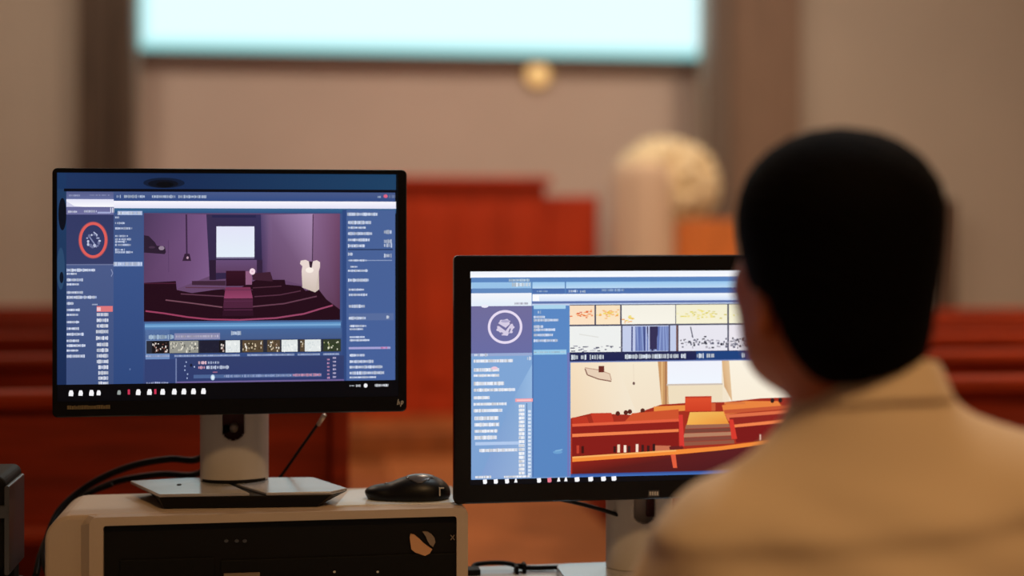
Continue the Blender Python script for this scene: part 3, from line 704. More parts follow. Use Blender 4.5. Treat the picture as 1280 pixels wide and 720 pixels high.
# ---- right monitor
YR = 1.95
def R2(px, py): return on_y(px, py, YR)
x0, x1 = R2(567.5, 0).x, R2(1064, 0).x; z1 = on_y(575, 319.5, YR).z; z0 = on_y(575, 630.5, YR).z
dx0, dx1 = R2(587.5, 0).x, R2(1044, 0).x; dz1 = on_y(700, 338.5, YR).z; dz0 = on_y(700, 604, YR).z
RC = R2(816, 0).x
mr = thing('monitor', 'right black monitor partly behind the man, its screen showing bright orange pews', 'monitor', (RC, 2.0, ZD))
shell('bezel', x0, x1, z0, z1, YR, YR+.045, dx0, dx1, dz0, dz1, M['black_gloss'], mr, r=.006)
ycr = YR+.085
column(RC, ycr, .0455, ZD+.012, z0+.06, (.0155, on_y(816, 652, YR+.06).z), mr)
link('column_back', bx((RC-.036, ycr-.006, ZD+.012), (RC+.036, ycr-.001, z0+.05)), M['clip'], mr)
a = on_y(816, 641, ycr); link('cable_slot', bx((a.x-.012, ycr-.012, a.z-.004), (a.x+.012, ycr-.006, a.z+.03)), M['inner'], mr, bevel=.003)
link('hinge_block', bx((RC-.04, YR+.03, z0+.03), (RC+.04, ycr-.005, z0+.10)), M['black_matt'], mr, bevel=.004)
bm = bmesh.new(); prism(bm, [(x, y, ZD) for x, y in rrect(RC-.12, RC+.12, YR-.10, ycr+.03, .02)], (0, 0, .012)); link('foot_plate', bm, M['silver'], mr, bevel=.002)
a, b = R2(810.5, 613), R2(824, 620.5)
link('maker_badge', bx((a.x, YR-.0008, b.z), (b.x, YR+.001, a.z)), M['edge'], mr)
bm = bmesh.new()
for k in range(4):
    q0 = R2(811.6+k*3, 614.4); q1 = R2(813.6+k*3, 619); box(bm, (q0.x, YR-.0014, q1.z), (q1.x, YR-.0007, q0.z))
link('badge_lettering', bm, M['mark'], mr)

D = Painter(YR+.0035, 700, sat=.92)
D.rect(587.5, 338.5, 1044, 604, (6, 8, 14))
D.lv = 1
D.rect(589, 340, 1043, 602, (88, 140, 204))
D.rect(588, 339, 1044, 347, (238, 242, 252), (250, 252, 255), lv=2)
D.rect(589, 346.5, 1043, 352.5, (88, 134, 196), lv=3); D.rect(589, 352.5, 1043, 360.5, (150, 200, 242), (184, 218, 246), lv=3)
D.rect(589, 360.5, 1043, 367.5, (70, 108, 174), (78, 116, 182), lv=3)
D.rect(664, 352, 665.5, 368, (84, 130, 190), lv=4); D.rect(706, 352, 707.5, 368, (84, 130, 190), lv=4)
D.rect(590, 353, 664, 360, (150, 196, 236), lv=4); D.rect(590, 360, 664, 366, (96, 138, 194), lv=4); D.text(636, 350, 662, 4, (190, 216, 238), lv=5); D.text(640, 355.5, 663, 5.5, (222, 236, 248), lv=5)
D.text(671, 364, 686, 2, (150, 180, 222), lv=4); D.text(711, 364, 722, 3.4, (200, 216, 240), lv=4); D.text(725, 364.5, 732, 3.4, (186, 206, 236), lv=4); D.text(752, 363, 780, 3.4, (150, 180, 222), lv=4)
D.rect(589, 366, 664.5, 382, (244, 246, 252), (226, 238, 250), lv=5); D.text(643, 379, 660, 3, (206, 206, 226), lv=6)
D.rect(665.5, 367.5, 1043, 377, (246, 250, 255), (206, 222, 248), lv=5); D.rect(665, 376.5, 1043, 379.5, (96, 118, 176), lv=6); D.rect(665, 379.5, 1043, 382, (190, 206, 236), lv=5)
D.rect(665.6, 369, 674, 376, (252, 252, 255), lv=6)
# logo tile
D.rect(589, 382, 665, 441, (112, 108, 158), (104, 108, 168), lv=6)
D.ell(606, 382, 4.5, 2, (236, 236, 250), lv=7)
D.ring(631.3, 408, 21.6, 21, 3.1, (232, 220, 244), lv=7)
D.ell(631.5, 408, 10.2, 9.2, (214, 204, 230), lv=7); D.poly([(622, 403), (632, 409), (640, 402), (638, 405), (632, 413), (624, 407)], (110, 106, 158), lv=8)
for q in range(9):
    a_ = q*.7; D.ell(631.5+9.5*math.cos(a_), 408.5+9*math.sin(a_), 2.2, 1.6, random.choice(((112, 108, 158), (214, 204, 230))), lv=8)
D.ell(631.5, 401, 5.5, 1.6, (176, 168, 206), lv=9); D.rect(627, 416, 635, 418.5, (214, 204, 230), lv=8); D.line([(638, 410), (636, 415)], 1.6, (112, 108, 158), lv=9)
# list column
D.rect(589, 441, 665, 596, (124, 166, 218), (122, 162, 214), lv=6)
D.poly([(640, 500), (665, 455), (665, 596), (600, 596)], [(126, 166, 216), (146, 186, 230), (150, 180, 222), (128, 160, 214)], lv=6.5)
D.rect(589, 440.5, 665, 444, (150, 170, 214), lv=7); D.text(593, 442.5, 611, 4, (226, 232, 248), lv=8)
for y_, a_, b_, h_ in ((450, 592, 641, 4.5), (461, 592, 624, 5), (468, 592, 624, 3.5), (478, 592, 630, 5), (486, 592, 644, 4.2), (495.5, 592, 612, 4.4), (503.5, 592, 633, 3.8), (511.5, 592, 628, 4.6), (521, 593, 623, 5.4), (529, 593, 624, 5), (537, 593, 622, 4.2), (545, 593, 621, 5.4), (561, 599, 647, 4.5), (594, 594, 614, 3.6), (594.5, 630, 662, 3.2)):
    D.rect(a_, y_-h_*.42, b_, y_+h_*.42, (214, 226, 248), lv=8); D.text(a_, y_, b_, h_, (246, 248, 255), lv=9)
D.rect(594, 550.5, 650, 554.5, (176, 202, 240), lv=8); D.text(659, 447.5, 664, 5, (220, 232, 250), lv=8); D.ell(618, 459, 4, 2, (240, 200, 220), lv=9.5)
D.rect(644, 497.4, 666, 501.4, (250, 160, 168), lv=9); D.rect(646, 498.6, 664, 500.4, (255, 200, 204), lv=10)
D.rect(657.8, 503, 658.9, 598, (86, 120, 170), lv=9)
for q in range(19): D.rect(648.5, 505+q*4.9, 655.5, 508.6+q*4.9, (236, 242, 254), lv=9); D.text(649, 505+q*4.9+2, 655, 4, (248, 250, 255), lv=10); D.rect(660, 512+q*4.6, 663.6, 515+q*4.6, (214, 228, 248), lv=9)
# second column
D.rect(666, 382, 711, 596, (86, 136, 202), (84, 134, 198), lv=7); D.rect(665, 382, 667, 596, (74, 116, 180), lv=8); D.rect(709, 441, 712, 596, (110, 120, 190), lv=8)
D.rect(667, 381, 707, 386, (170, 214, 240), lv=8); D.text(672, 390, 676, 4, (190, 212, 244), lv=8)
for y_, b_ in ((396, 681), (400, 698), (408, 679), (412, 694), (418.5, 691), (425.5, 697)): D.rect(667, y_-1.4, b_, y_+1.4, (180, 202, 240), lv=8); D.text(667, y_, b_, 3.8, (214, 226, 250), lv=9)
D.rect(667, 437, 708, 443, (150, 204, 236), lv=8); D.text(667, 440, 707, 2, (190, 220, 240), lv=9)
D.ell(697, 565, 6, 2.2, (104, 160, 214), lv=8); D.line([(694, 563.5), (703, 562)], 1.4, (130, 184, 226), lv=9)
# thumbnails
D.rect(712, 381, 1043, 441, (70, 72, 96), lv=8)
cells = [(712, 743), (745, 775), (777, 844), (845, 909), (911, 975), (977, 1043)]
for i, (a_, b_) in enumerate(cells):
    cc = ((250, 222, 190), (250, 226, 190), (244, 240, 226), (244, 238, 206), (244, 238, 206), (244, 226, 200))[i]
    D.rect(a_, 382, b_, 406, cc, tuple(min(255, v+4) for v in cc), lv=9)
    if i < 3:
        for q in range(30 if i < 2 else 14):
            xx = random.gauss((a_+b_)/2 if i < 2 else a_+6, 7 if i < 2 else 4); yy = random.gauss(392 if i < 2 else 398, 2.6); xx = min(max(xx, a_), b_-4)
            D.rect(xx, yy, xx+random.uniform(2, 4), yy+random.uniform(.8, 1.8), random.choice(((240, 120, 60), (250, 170, 110), (226, 90, 50)) if i == 0 else ((250, 190, 110), (246, 160, 70), (240, 220, 90))), lv=10)
    else:
        for q in range(40):
            xx = min(max(random.gauss((a_+b_)/2, 13), a_), b_-4); yy = random.gauss(393, 2.8)
            D.rect(xx, yy, xx+random.uniform(2, 4), yy+random.uniform(.8, 1.6), random.choice(((226, 214, 60), (240, 224, 110), (246, 236, 170), (214, 200, 90))), lv=10)
for (a_, b_, cc) in ((712, 776, (238, 240, 238)), (778, 846, (196, 206, 236)), (848, 909, (232, 230, 240)), (911, 975, (236, 230, 238)), (977, 1043, (230, 230, 236))):
    D.rect(a_, 408, b_, 441, cc, lv=9)
D.rect(794, 409, 836, 440, (110, 128, 188), lv=10); D.poly([(808, 409), (824, 409), (818, 440), (812, 440)], (50, 48, 92), lv=11)
for q in range(16):
    xx = 790+q*3.0; D.line([(xx, 409), (xx+random.uniform(-2, 2), 440)], random.uniform(.8, 1.8), random.choice(((190, 200, 236), (90, 110, 180), (60, 70, 130), (140, 160, 214))), lv=12)
D.rect(812, 409, 821, 438, (52, 48, 88), lv=13); D.rect(835.5, 408, 837.5, 441, (70, 70, 110), lv=13); D.rect(845, 408, 847, 441, (120, 80, 70), lv=13)
for a_ in ((849, 909), (912, 940)):
    for q in range(60):
        xx = random.uniform(*a_); yy = random.gauss(429, 3.2); D.rect(xx, yy, xx+random.uniform(1, 3.4), yy+random.uniform(1, 3), random.choice(((60, 60, 76), (110, 110, 130), (180, 176, 190), (40, 40, 60))), lv=10)
for q in range(26):
    xx = random.uniform(712, 774); yy = random.uniform(432, 440); D.rect(xx, yy, xx+random.uniform(2, 6), yy+1.3, random.choice(((200, 200, 206), (150, 150, 166), (90, 90, 110))), lv=10)
D.line([(724, 418), (748, 422)], 1, (220, 220, 214), lv=10); D.line([(863, 410), (866, 424)], 1.4, (90, 90, 110), lv=11)
D.rect(712, 440.5, 1043, 452.5, (34, 40, 84), (26, 34, 84), lv=14); D.rect(870, 441, 1043, 452.5, (26, 66, 130), lv=15); D.rect(712, 452, 1043, 453.4, (110, 130, 190), lv=16)
for a_, b_ in ((714, 723), (726, 733), (737, 756), (781, 849), (851, 857), (871, 880), (883, 893), (927, 931)): D.text(a_, 446.8, b_, 6.4, (222, 232, 244), lv=17)
# hall picture
V = 17
D.rect(713, 453.4, 1043, 596, (246, 232, 206), (240, 216, 186), lv=V)
D.poly([(713, 453.4), (770, 453.4), (800, 530), (713, 530)], [(246, 222, 188), (246, 230, 204), (244, 230, 206), (240, 212, 176)], lv=V+1)
D.poly([(822, 453.4), (834, 453.4), (836, 512), (827, 512)], (206, 152, 96), lv=V+2); D.rect(826.5, 453.4, 828, 512, (236, 190, 130), lv=V+3); D.rect(831, 453.4, 833, 512, (176, 120, 80), lv=V+3)
D.rect(834, 453.4, 903, 512, (240, 222, 190), lv=V+2); D.rect(834, 453.4, 902, 482, (240, 242, 252), (240, 246, 255), lv=V+4); D.rect(833, 482, 903, 484, (206, 190, 176), lv=V+5)
D.poly([(902, 453.4), (911, 453.4), (915, 506), (905, 486)], [(226, 180, 128), (232, 196, 150), (226, 186, 140), (210, 160, 110)], lv=V+5)
D.rect(911, 453.4, 1043, 520, (252, 242, 222), (250, 236, 212), lv=V+2)
D.poly([(731, 460), (750, 462), (762, 468), (764, 477), (748, 474), (732, 468)], (232, 206, 180), lv=V+3)
D.line([(731, 461), (734, 469), (748, 474.5), (764, 477.5)], 1.4, (136, 90, 76), lv=V+4); D.line([(731, 460), (748, 463), (762, 468), (764, 476)], 1, (190, 150, 126), lv=V+4); D.rect(748, 458, 755, 466, (110, 44, 36), lv=V+5)
D.line([(791.6, 456), (792, 478)], .6, (232, 214, 190), lv=V+3); D.ell(792, 480.5, 1.6, 2, (120, 90, 84), lv=V+4)
# pews
red = (186, 44, 26)
D.poly([(713, 523), (740, 517), (790, 520), (825, 508), (860, 506), (905, 506), (950, 502), (1043, 500), (1043, 596), (713, 596)], (170, 42, 26), lv=V+6)
D.poly([(715, 522), (733, 521), (737, 532), (715, 534)], (196, 50, 30), lv=V+7); D.poly([(738, 517), (764, 517), (768, 532), (742, 530)], (206, 56, 34), lv=V+7)
for q in ((772, 518), (782, 517), (787, 516), (803, 515)): D.ell(*q, 2.8, 3, (90, 34, 26), lv=V+7)
D.poly([(817, 510), (856, 509), (856, 516), (817, 518)], (240, 140, 56), lv=V+7); D.poly([(790, 518), (848, 514), (848, 527), (780, 529)], (214, 80, 40), lv=V+8)
D.rect(856, 498.5, 889, 517, (232, 76, 40), (216, 60, 30), lv=V+9); D.rect(856, 498, 889, 500, (200, 56, 34), lv=V+10); D.rect(889, 507, 894, 517, (214, 90, 50), lv=V+8)
D.poly([(862, 518), (904, 518), (911, 534), (858, 534)], [(246, 186, 84), (246, 176, 74), (240, 146, 50), (250, 176, 70)], lv=V+9)
for q in range(5): D.poly([(857-q, 534+q*5.4), (911+q*1.5, 533.5+q*5.2), (912+q*1.5, 538+q*5.2), (856-q, 539+q*5.4)], ((160, 100, 76), (124, 66, 52), (184, 128, 96), (136, 70, 56), (150, 84, 62))[q], lv=V+9)
D.poly([(715, 530), (849, 526), (849, 529.5), (715, 533.5)], (236, 92, 56), lv=V+10)
D.poly([(715, 533.5), (849, 529.5), (849, 541), (715, 545)], (150, 28, 22), lv=V+9)
D.poly([(715, 542.5), (848, 539), (848, 542.5), (715, 546.5)], (250, 128, 70), lv=V+11)
D.poly([(715, 546.5), (848, 542.5), (848, 570), (715, 574)], (140, 24, 20), lv=V+10)
D.poly([(816, 559), (838, 560), (838, 568), (818, 568)], (206, 110, 76), lv=V+11)
for q, (xx, cc) in enumerate(((722, (200, 60, 40)), (728, (70, 16, 14)), (768, (60, 20, 20)), (773, (246, 214, 180)), (781, (250, 230, 210)), (786, (60, 30, 30)), (796, (250, 220, 200)), (803, (60, 24, 24)), (810, (60, 24, 24)), (817, (50, 20, 24)))):
    D.rect(xx-1.6, 557+(q%3), xx+1.6, 567, cc, lv=V+12)
D.poly([(848, 521), (853, 521), (855, 561), (849, 562)], (226, 52, 44), lv=V+12); D.poly([(836, 561), (853, 560), (854, 565), (837, 566)], (110, 30, 30), lv=V+12)
D.poly([(902, 510), (930, 505), (972, 506), (978, 514), (905, 522)], (240, 130, 56), lv=V+9); D.rect(905, 506, 931, 509, (226, 120, 60), lv=V+10)
for q in ((965, 505), (975, 504.5)): D.ell(*q, 2.5, 3.2, (46, 26, 28), lv=V+10)
D.poly([(904, 516), (990, 511), (1043, 508), (1043, 512), (906, 521)], (206, 84, 46), lv=V+10)
D.poly([(906, 522), (1043, 514), (1043, 520), (910, 530)], (232, 110, 66), lv=V+10); D.poly([(911, 526), (1043, 518), (1043, 529), (914, 536)], (150, 34, 28), lv=V+11)
D.poly([(915, 535), (985, 529), (1043, 525), (1043, 529), (916, 538.5)], (250, 128, 70), lv=V+12)
D.poly([(916, 538.5), (1043, 529), (1043, 552), (920, 558)], (130, 22, 22), lv=V+11)
D.poly([(911, 528), (916, 528), (921, 553), (914, 553)], (226, 54, 40), lv=V+13)
for xx in (949, 972): D.rect(xx, 548, xx+2, 556, (226, 180, 160), lv=V+13)
D.poly([(715, 571), (845, 565), (900, 562), (955, 556), (1043, 548), (1043, 553), (955, 561), (900, 567), (845, 571), (715, 577.5)], (252, 138, 48), lv=V+14)
D.poly([(715, 571), (845, 565), (845, 567), (715, 573)], (255, 176, 90), lv=V+15)
D.poly([(715, 577.5), (845, 571), (900, 567), (955, 561), (1043, 553), (1043, 596), (715, 596)], [(150, 30, 20), (110, 26, 24), (92, 26, 30), (92, 26, 36), (92, 26, 36), (60, 20, 36), (96, 22, 18)], lv=V+13)
D.poly([(838, 571), (844, 571), (846, 588), (841, 588)], (236, 90, 54), lv=V+15)
D.rect(713, 592.5, 1043, 596.8, (50, 70, 140), (64, 116, 200), lv=V+16)
D.rect(588, 596.8, 1044, 604, (5, 7, 14), lv=V+17); D.rect(590, 595.5, 712, 597.5, (110, 150, 206), lv=V+15)
for x_, c_ in ((606, 0), (619.5, 0), (633.5, 0), (644.5, 3), (673.5, 0), (686.5, 1), (698, 3), (707, 3), (721, 0), (738, 0), (754, 0), (767, 0)):
    s_ = 3.2 if x_ > 715 else 2.7
    cc = (248, 248, 252) if c_ != 1 else (240, 120, 140)
    if c_ == 3: D.poly([(x_-.7, 596.5), (x_+.9, 596.5), (x_+2, 601.5), (x_-2, 601.5)], cc, lv=V+18)
    else: D.poly([(x_-s_, 597), (x_+s_*.8, 596.4), (x_+s_, 601), (x_+s_*.4, 602.4), (x_-s_*.8, 602.2)], cc, lv=V+18)
D.build('display', M['lcd'], mr)

# ------------------------------------------------------------------ things on the case and desk
pts = [on_z(*p, ZC) for p in ((436, 614), (470, 611), (560, 613), (573, 629), (420, 633))]
tag(link('paper_sheet', prism(bmesh.new(), pts, (0, 0, .0012)), M['paper']), 'white paper sheet under the mouse on the computer case', 'paper')
# mouse
mc = on_z(511, 628, ZC+.0012); mL = on_z(456.5, 629, ZC+.0012); mR = on_z(565.5, 629, ZC+.0012)
t = thing('computer_mouse', 'black computer mouse with a grey highlight painted on top, beside the left monitor foot', 'mouse', (mc.x, mc.y+.03, ZC+.0012))
Lm = (mR-mL).length
def mouse(scale_r=0, cutlo=None):
    F = Field((-.075, -.045, -.006), (.075, .045, .05), .0016)
    # long hump: nose at -x
    F.ell((.018, 0, .008), (.043, .031, .026), .012); F.ell((-.012, 0, .004), (.044, .027, .018), .012)
    F.ell((-.038, 0, .010), (.022, .020, .008), .008)
    sl, x, y, z = F.grid()
    F.F[sl] = np.maximum(F.F[sl], -z+0*x+0*y+.0005)
    return F
ang = math.atan2((mR-mL).y, (mR-mL).x)
def mxf(V):
    c_, s_ = math.cos(ang), math.sin(ang); k = Lm/.121
    x = V[:, 0]*k; y = V[:, 1]*k
    return np.stack([mc.x+c_*x-s_*y, mc.y+.03+s_*x+c_*y, ZC+.0012+V[:, 2]*k*1.0], 1)
F = mouse(); sdf_obj('body', F, M['mouse'], t, mxf, 2)
F = mouse(); F.F -= .0008
sl, x, y, z = F.grid()
F.F[sl] = np.maximum(F.F[sl], (.0245-z-.30*x*0-(-np.abs(x-.018)*.32))+0*y)
sdf_obj('top_highlight', F, M['mouse_highlight'], t, mxf, 1)  # thin layer carrying the painted highlight
bm = bmesh.new(); tube(bm, [(-.004, 0, 0), (.004, 0, 0)], .008, n=0, seg=20)
for v in bm.verts:
    x_, y_, z_ = v.co.x-.028, v.co.y, v.co.z+.0145
    q = mxf(np.array([[x_, y_, z_]]))[0]; v.co = q
link('scroll_wheel', bm, M['edge'], t, smooth=True)
bm = bmesh.new(); a = P(556, 617, 1.965)
box(bm, (-.003, 0, .004), (.004, .001, .006)); box(bm, (-.003, 0, -.006), (-.001, .001, .004))
for v in bm.verts:
    q = mxf(np.array([[v.co.x+.049, -.0245+v.co.y+.0*v.co.x, v.co.z+.014]]))[0]; v.co = q
link('side_mark', bm, M['mark'], t)

# cables
def cable(name, pts, r, label, extra=None):
    bm = bmesh.new(); tube(bm, pts, r); o = link(name, bm, M['cable'], smooth=True); tag(o, label, 'cable'); return o
cable('video_cable', [(LC-.01, YM+.075, ZB+.075), P(250, 573, 2.13), P(210, 574, 2.14), P(160, 584, 2.16), P(112, 606, 2.17), P(76, 636, 2.14), P(60, 670, 2.10), P(56, 700, 2.06), P(64, 722, 2.03), P(80, 726.3, 1.99)], .0052, 'thick black cable, upper of the two arching left behind the computer case')
cable('power_cable', [(LC-.01, YM+.08, ZB+.06), P(250, 591, 2.15), P(200, 593, 2.17), P(150, 601, 2.18), P(112, 616, 2.19), P(82, 632, 2.17), P(67, 655, 2.14), P(52, 690, 2.08), P(46, 715, 2.05), P(44, 721, 2.05)], .0050, 'thick black cable, lower of the two arching left behind the computer case')
cable('audio_cable', [P(140, 606, 2.16), P(110, 618, 2.17), P(88, 632, 2.17), P(74, 650, 2.14), P(64, 680, 2.09), P(66, 705, 2.05), P(76, 722, 2.02)], .0035, 'thin black cable against the left rear edge of the computer case')
t = tag(cable('thin_cable', [P(404, 521, 2.07), P(398, 529, 2.08), P(376, 560, 2.10), P(352, 594, 2.115), on_z(345, 600, ZC+.003)], .0022, 'x'), 'thin black cable slanting down from the back of the left monitor', 'cable')
bm = bmesh.new(); tube(bm, [P(405.5, 519, 2.065), P(398, 530.5, 2.08)], .0032, n=0); link('plug', bm, M['connector'], t, smooth=True)
cable('monitor_lead', [P(690, 622, 2.03), P(722, 629, 2.04), P(755, 638, 2.05), P(780, 646.5, 2.055)], .0030, 'short black lead between right monitor and its silver column')
cable('desk_cable', [on_z(592, 712, ZD+.004), P(594, 706, 2.10), P(615, 703.5, 2.105), P(636, 704.5, 2.105), P(655, 709.5, 2.10), P(690, 709.5, 2.10), P(730, 707.5, 2.10), P(785, 704.5, 2.12)], .0036, 'black cable lying along the rear edge of the pale desk')
bm = bmesh.new(); a = on_z(650, 716, ZD)
box(bm, (a.x-.008, a.y-.01, ZD), (a.x-.003, a.y+.01, ZD+.012)); box(bm, (a.x+.004, a.y-.006, ZD), (a.x+.009, a.y+.01, ZD+.014)); box(bm, (a.x-.008, a.y+.004, ZD+.006), (a.x+.009, a.y+.010, ZD+.012))
tag(link('cable_clip', bm, M['black_matt'], bevel=.001), 'small black clip on the desk below the rear cable', 'clip')
a = on_z(594, 716, ZD); tag(link('adapter', bx((a.x-.03, a.y-.02, ZD), (a.x+.006, a.y+.006, ZD+.009)), M['black_matt'], bevel=.002), 'small black adapter on the desk beside the computer case', 'adapter')

# black speaker at far left edge
a = P(-70, 578, 2.0); b = P(34, 690, 2.0)
t = thing('desk_speaker', 'black desktop speaker at the left edge of the desk', 'speaker', ((a.x+b.x)/2, 2.0, ZD))
bm = bmesh.new(); prism(bm, [(x, 1.96, z) for x, z in rrect(a.x, b.x-.006, b.z, a.z, .012, n=6)], (0, .11, 0)); link('cabinet', bm, M['black_matt'], t, bevel=.004)
bm = bmesh.new(); prism(bm, [(x, 1.955, z) for x, z in rrect(b.x-.006, b.x, b.z-.004, a.z-.012, .0025, n=4)], (0, .10, 0)); link('side_trim', bm, M['edge'], t)
g0 = on_y(8, 640, 1.955); link('badge', bx((g0.x-.01, 1.954, g0.z-.008), (g0.x+.002, 1.961, g0.z+.008)), M['edge'], t)
bm = bmesh.new(); disc_y(bm, ((a.x+b.x)/2-.006, 1.957, (a.z+b.z)/2), .043, .043, .004); link('driver_cone', bm, M['black'], t)
c0 = P(14, 690, 2.0)
link('stand_neck', bx((c0.x-.02, 1.99, ZD+.018), (c0.x+.022, 2.02, b.z)), M['black_matt'], t)
bm = bmesh.new(); prism(bm, [(x, y, ZD) for x, y in rrect(a.x+.01, b.x, 1.95, 2.07, .012)], (0, 0, .02)); link('stand_base', bm, M['black_matt'], t, bevel=.003)

# ================================================================== PERSON
HS = .96; HC = (-.006, 1.27, 1.226)        # head centre in (right, ahead, height)
HY = math.radians(26); HU = lambda px, d=1.25: (px-1048)/FPX*d
U0 = (1048-640)/FPX*1.25
hf = (-math.sin(HY), math.cos(HY)); hr = (math.cos(HY), math.sin(HY))   # head forward / head right, in (u,v)
def hp(x, y, z):   # head-local: x to his right, y forward, z up
    x, y, z = x*HS, y*HS, z*HS
    return (HC[0]+hr[0]*x+hf[0]*y, HC[1]+hr[1]*x+hf[1]*y, HC[2]+z)
HR = [[hr[0], hr[1], 0], [hf[0], hf[1], 0], [0, 0, 1]]
def toworld(V):
    u = V[:, 0]+U0; v = V[:, 1]
    return np.stack([FW[0]*v+RT[0]*u, FW[1]*v+RT[1]*u, V[:, 2]], 1)
SL, SR = (-.098, 1.255, .951), (.205, 1.265, .988)
EL, ER = (-.195, 1.36, .775), (.285, 1.36, .79)
WL, WR = (-.09, 1.585, .772), (.17, 1.60, .772)
pc = Vector(loc(U0+.03, 1.2, 0)); pc.z = 0
person = thing('person', 'dark-haired man in a cream shirt seen from behind, looking at the monitors', 'person', pc)
def torso(F, g):      # g: garment ease
    F.ell((.03, 1.235, .60), (.165+g, .12+g, .16+g), .05)
    F.ell((.032, 1.245, .82), (.165+g, .112+g, .24+g), .06)
    F.cone((SL[0]+.03, SL[1], SL[2]-.012), (SR[0]-.03, SR[1], SR[2]-.012), .060+g, .060+g, .05)
    F.cone((.030, 1.262, 1.060), (SL[0]+.02, SL[1], SL[2]+.006), .040+g, .050+g, .04)
    F.cone((.036, 1.262, 1.058), (SR[0]-.04, SR[1], SR[2]+.012), .040+g, .046+g, .04)
def arms(F, g):
    for s_, e_, w_ in ((SL, EL, WL), (SR, ER, WR)):
        F.cone(s_, e_, .050+g, .040+g, .03); F.cone(e_, w_, .040+g, .027+g, .02)
BF = Field((-.34, .98, .0), (.42, 1.88, 1.36), .0055)
torso(BF, -.004); arms(BF, -.002)
BF.cone(hp(0, -.012, -.06), (.030, 1.262, 1.03), .054, .060, .03)
# head
BF.ell(hp(0, -.012, .012), (.074, .093, .088), .02, HR)
BF.ell(hp(0, .028, -.042), (.066, .064, .082), .02, HR)
BF.ell(hp(0, .026, -.082), (.062, .056, .050), .02, HR); BF.ell(hp(0, .046, -.102), (.044, .040, .034), .02, HR)
BF.ell(hp(0, .080, -.118), (.018, .016, .014), .015, HR)
BF.cone(hp(0, .090, .0), hp(0, .112, -.040), .009, .013, .012)          # nose
for sx in (-1, 1):
    BF.ell(hp(sx*.010, .104, -.046), (.008, .009, .007), .006, HR)
    BF.ell(hp(sx*.030, .093, .004), (.017, .014, .011), .010, HR, op='sub')   # sockets
    BF.ell(hp(sx*.026, .080, .018), (.018, .009, .006), .01, HR)            # brows
    BF.ell(hp(sx*.042, .056, -.038), (.018, .022, .020), .015, HR)           # cheekbones
    # ear: rim, lobe, hollow
    BF.ell(hp(sx*.072, .004, -.060), (.007, .015, .026), .006, HR)
    BF.ell(hp(sx*.075, .001, -.056), (.005, .016, .023), .005, HR)
    BF.ell(hp(sx*.081, .006, -.058), (.005, .008, .013), .004, HR, op='sub')
BF.ell(hp(0, .094, -.072), (.023, .010, .005), .006, HR); BF.ell(hp(0, .093, -.081), (.020, .011, .006), .006, HR)
# hands resting on the desk
def hand(F, w_, mir, drop=0.):
    d = np.array((.10*mir, 1.0)); d /= np.linalg.norm(d); n_ = np.array((d[1], -d[0]))*mir
    def q(a, s, z): return (w_[0]+d[0]*a+n_[0]*s, w_[1]+d[1]*a+n_[1]*s, z)
    zt_ = .766
    F.cone(q(0, 0, w_[2]), q(.05, 0, zt_+.003), .024, .022, .015)
    F.cone(q(.03, -.016, zt_), q(.078, -.026, zt_), .015, .012, .012); F.cone(q(.03, .014, zt_), q(.078, .026, zt_), .015, .012, .012)
    F.ell(q(.052, 0, zt_), (.036, .040, .014), .012)
    for sp, ln in ((-.028, .060), (-.009, .070), (.010, .074), (.029, .066)):
        a0 = .084-abs(sp)*.25; s2 = -sp
        F.cone(q(a0, s2, zt_+.002), q(a0+ln*.45, s2*1.12, zt_+.006), .0092, .0086, .004)
        F.cone(q(a0+ln*.45, s2*1.12, zt_+.006), q(a0+ln*.78, s2*1.18, zt_-.005), .0086, .0078, .003)
        F.cone(q(a0+ln*.78, s2*1.18, zt_-.005), q(a0+ln, s2*1.2, zt_-.015), .0078, .0070, .003)
    F.cone(q(.018, -.024, zt_-.004), q(.048, -.052, zt_-.004), .012, .0105, .008); F.cone(q(.048, -.052, zt_-.004), q(.078, -.058, zt_-.012), .0105, .0088, .004)
hand(BF, WL, -1); hand(BF, WR, 1)
# legs
for sx, kx in ((-.06, -.09), (.12, .15)):
    BF.cone((sx, 1.22, .535), (kx, 1.60, .525), .078, .056, .03); BF.cone((kx, 1.60, .525), (kx, 1.62, .12), .054, .036, .02)
    BF.ell((kx, 1.665, .055), (.040, .10, .035), .02)
sdf_obj('body', BF, M['skin'], person, toworld, 2)
del BF
for sx in (-1, 1):
    bm = bmesh.new(); q = toworld(np.array([hp(sx*.030, .074, .002)]))[0]
    bmesh.ops.create_uvsphere(bm, u_segments=16, v_segments=12, radius=.0115, matrix=Matrix.Translation(Vector(q))); link('eye', bm, M['eye'], person, smooth=True)
# shirt
SF = Field((-.36, 1.04, .50), (.43, 1.66, 1.16), .0055)
torso(SF, .006); arms(SF, .007)
for s_, e_ in ((SL, EL), (SR, ER)): SF.cone(s_, e_, .052, .054, .03)
SF.cone((-.05, 1.17, .80), (.11, 1.17, .80), .07, .07, .08)
sl, x, y, z = SF.grid()
fold = .0045*np.sin((x*1.2+z*2.1)*26+2*np.sin(z*19+x*7))*np.clip((1.05-z)*5, 0, 1)+.0022*np.sin(x*61+z*33+3*np.sin(y*15))*np.clip((1.0-z)*4, 0, 1)
# yoke seam: a soft step across the shoulder blades
yk = z-(.985+.10*(x-.03)+.00*y)
step = .0042*np.tanh(-yk*140)*(y < 1.27)
SF.F[sl] += (-fold*.8+step).astype(np.float32)
# neck opening
SF.cone((.029, 1.262, 1.14), (.026, 1.26, 1.02), .057, .078, .03)
sl, x, y, z = SF.grid()
SF.F[sl] = np.maximum(SF.F[sl], z-(1.114-.22*(y-1.262)+.07*(x-.030)))
SF.cone((.029, 1.262, 1.20), (.029, 1.26, 1.05), .0505, .0505, .004, op='sub')
shirt = sdf_obj('shirt', SF, M['shirt'], person, toworld, 3); del SF
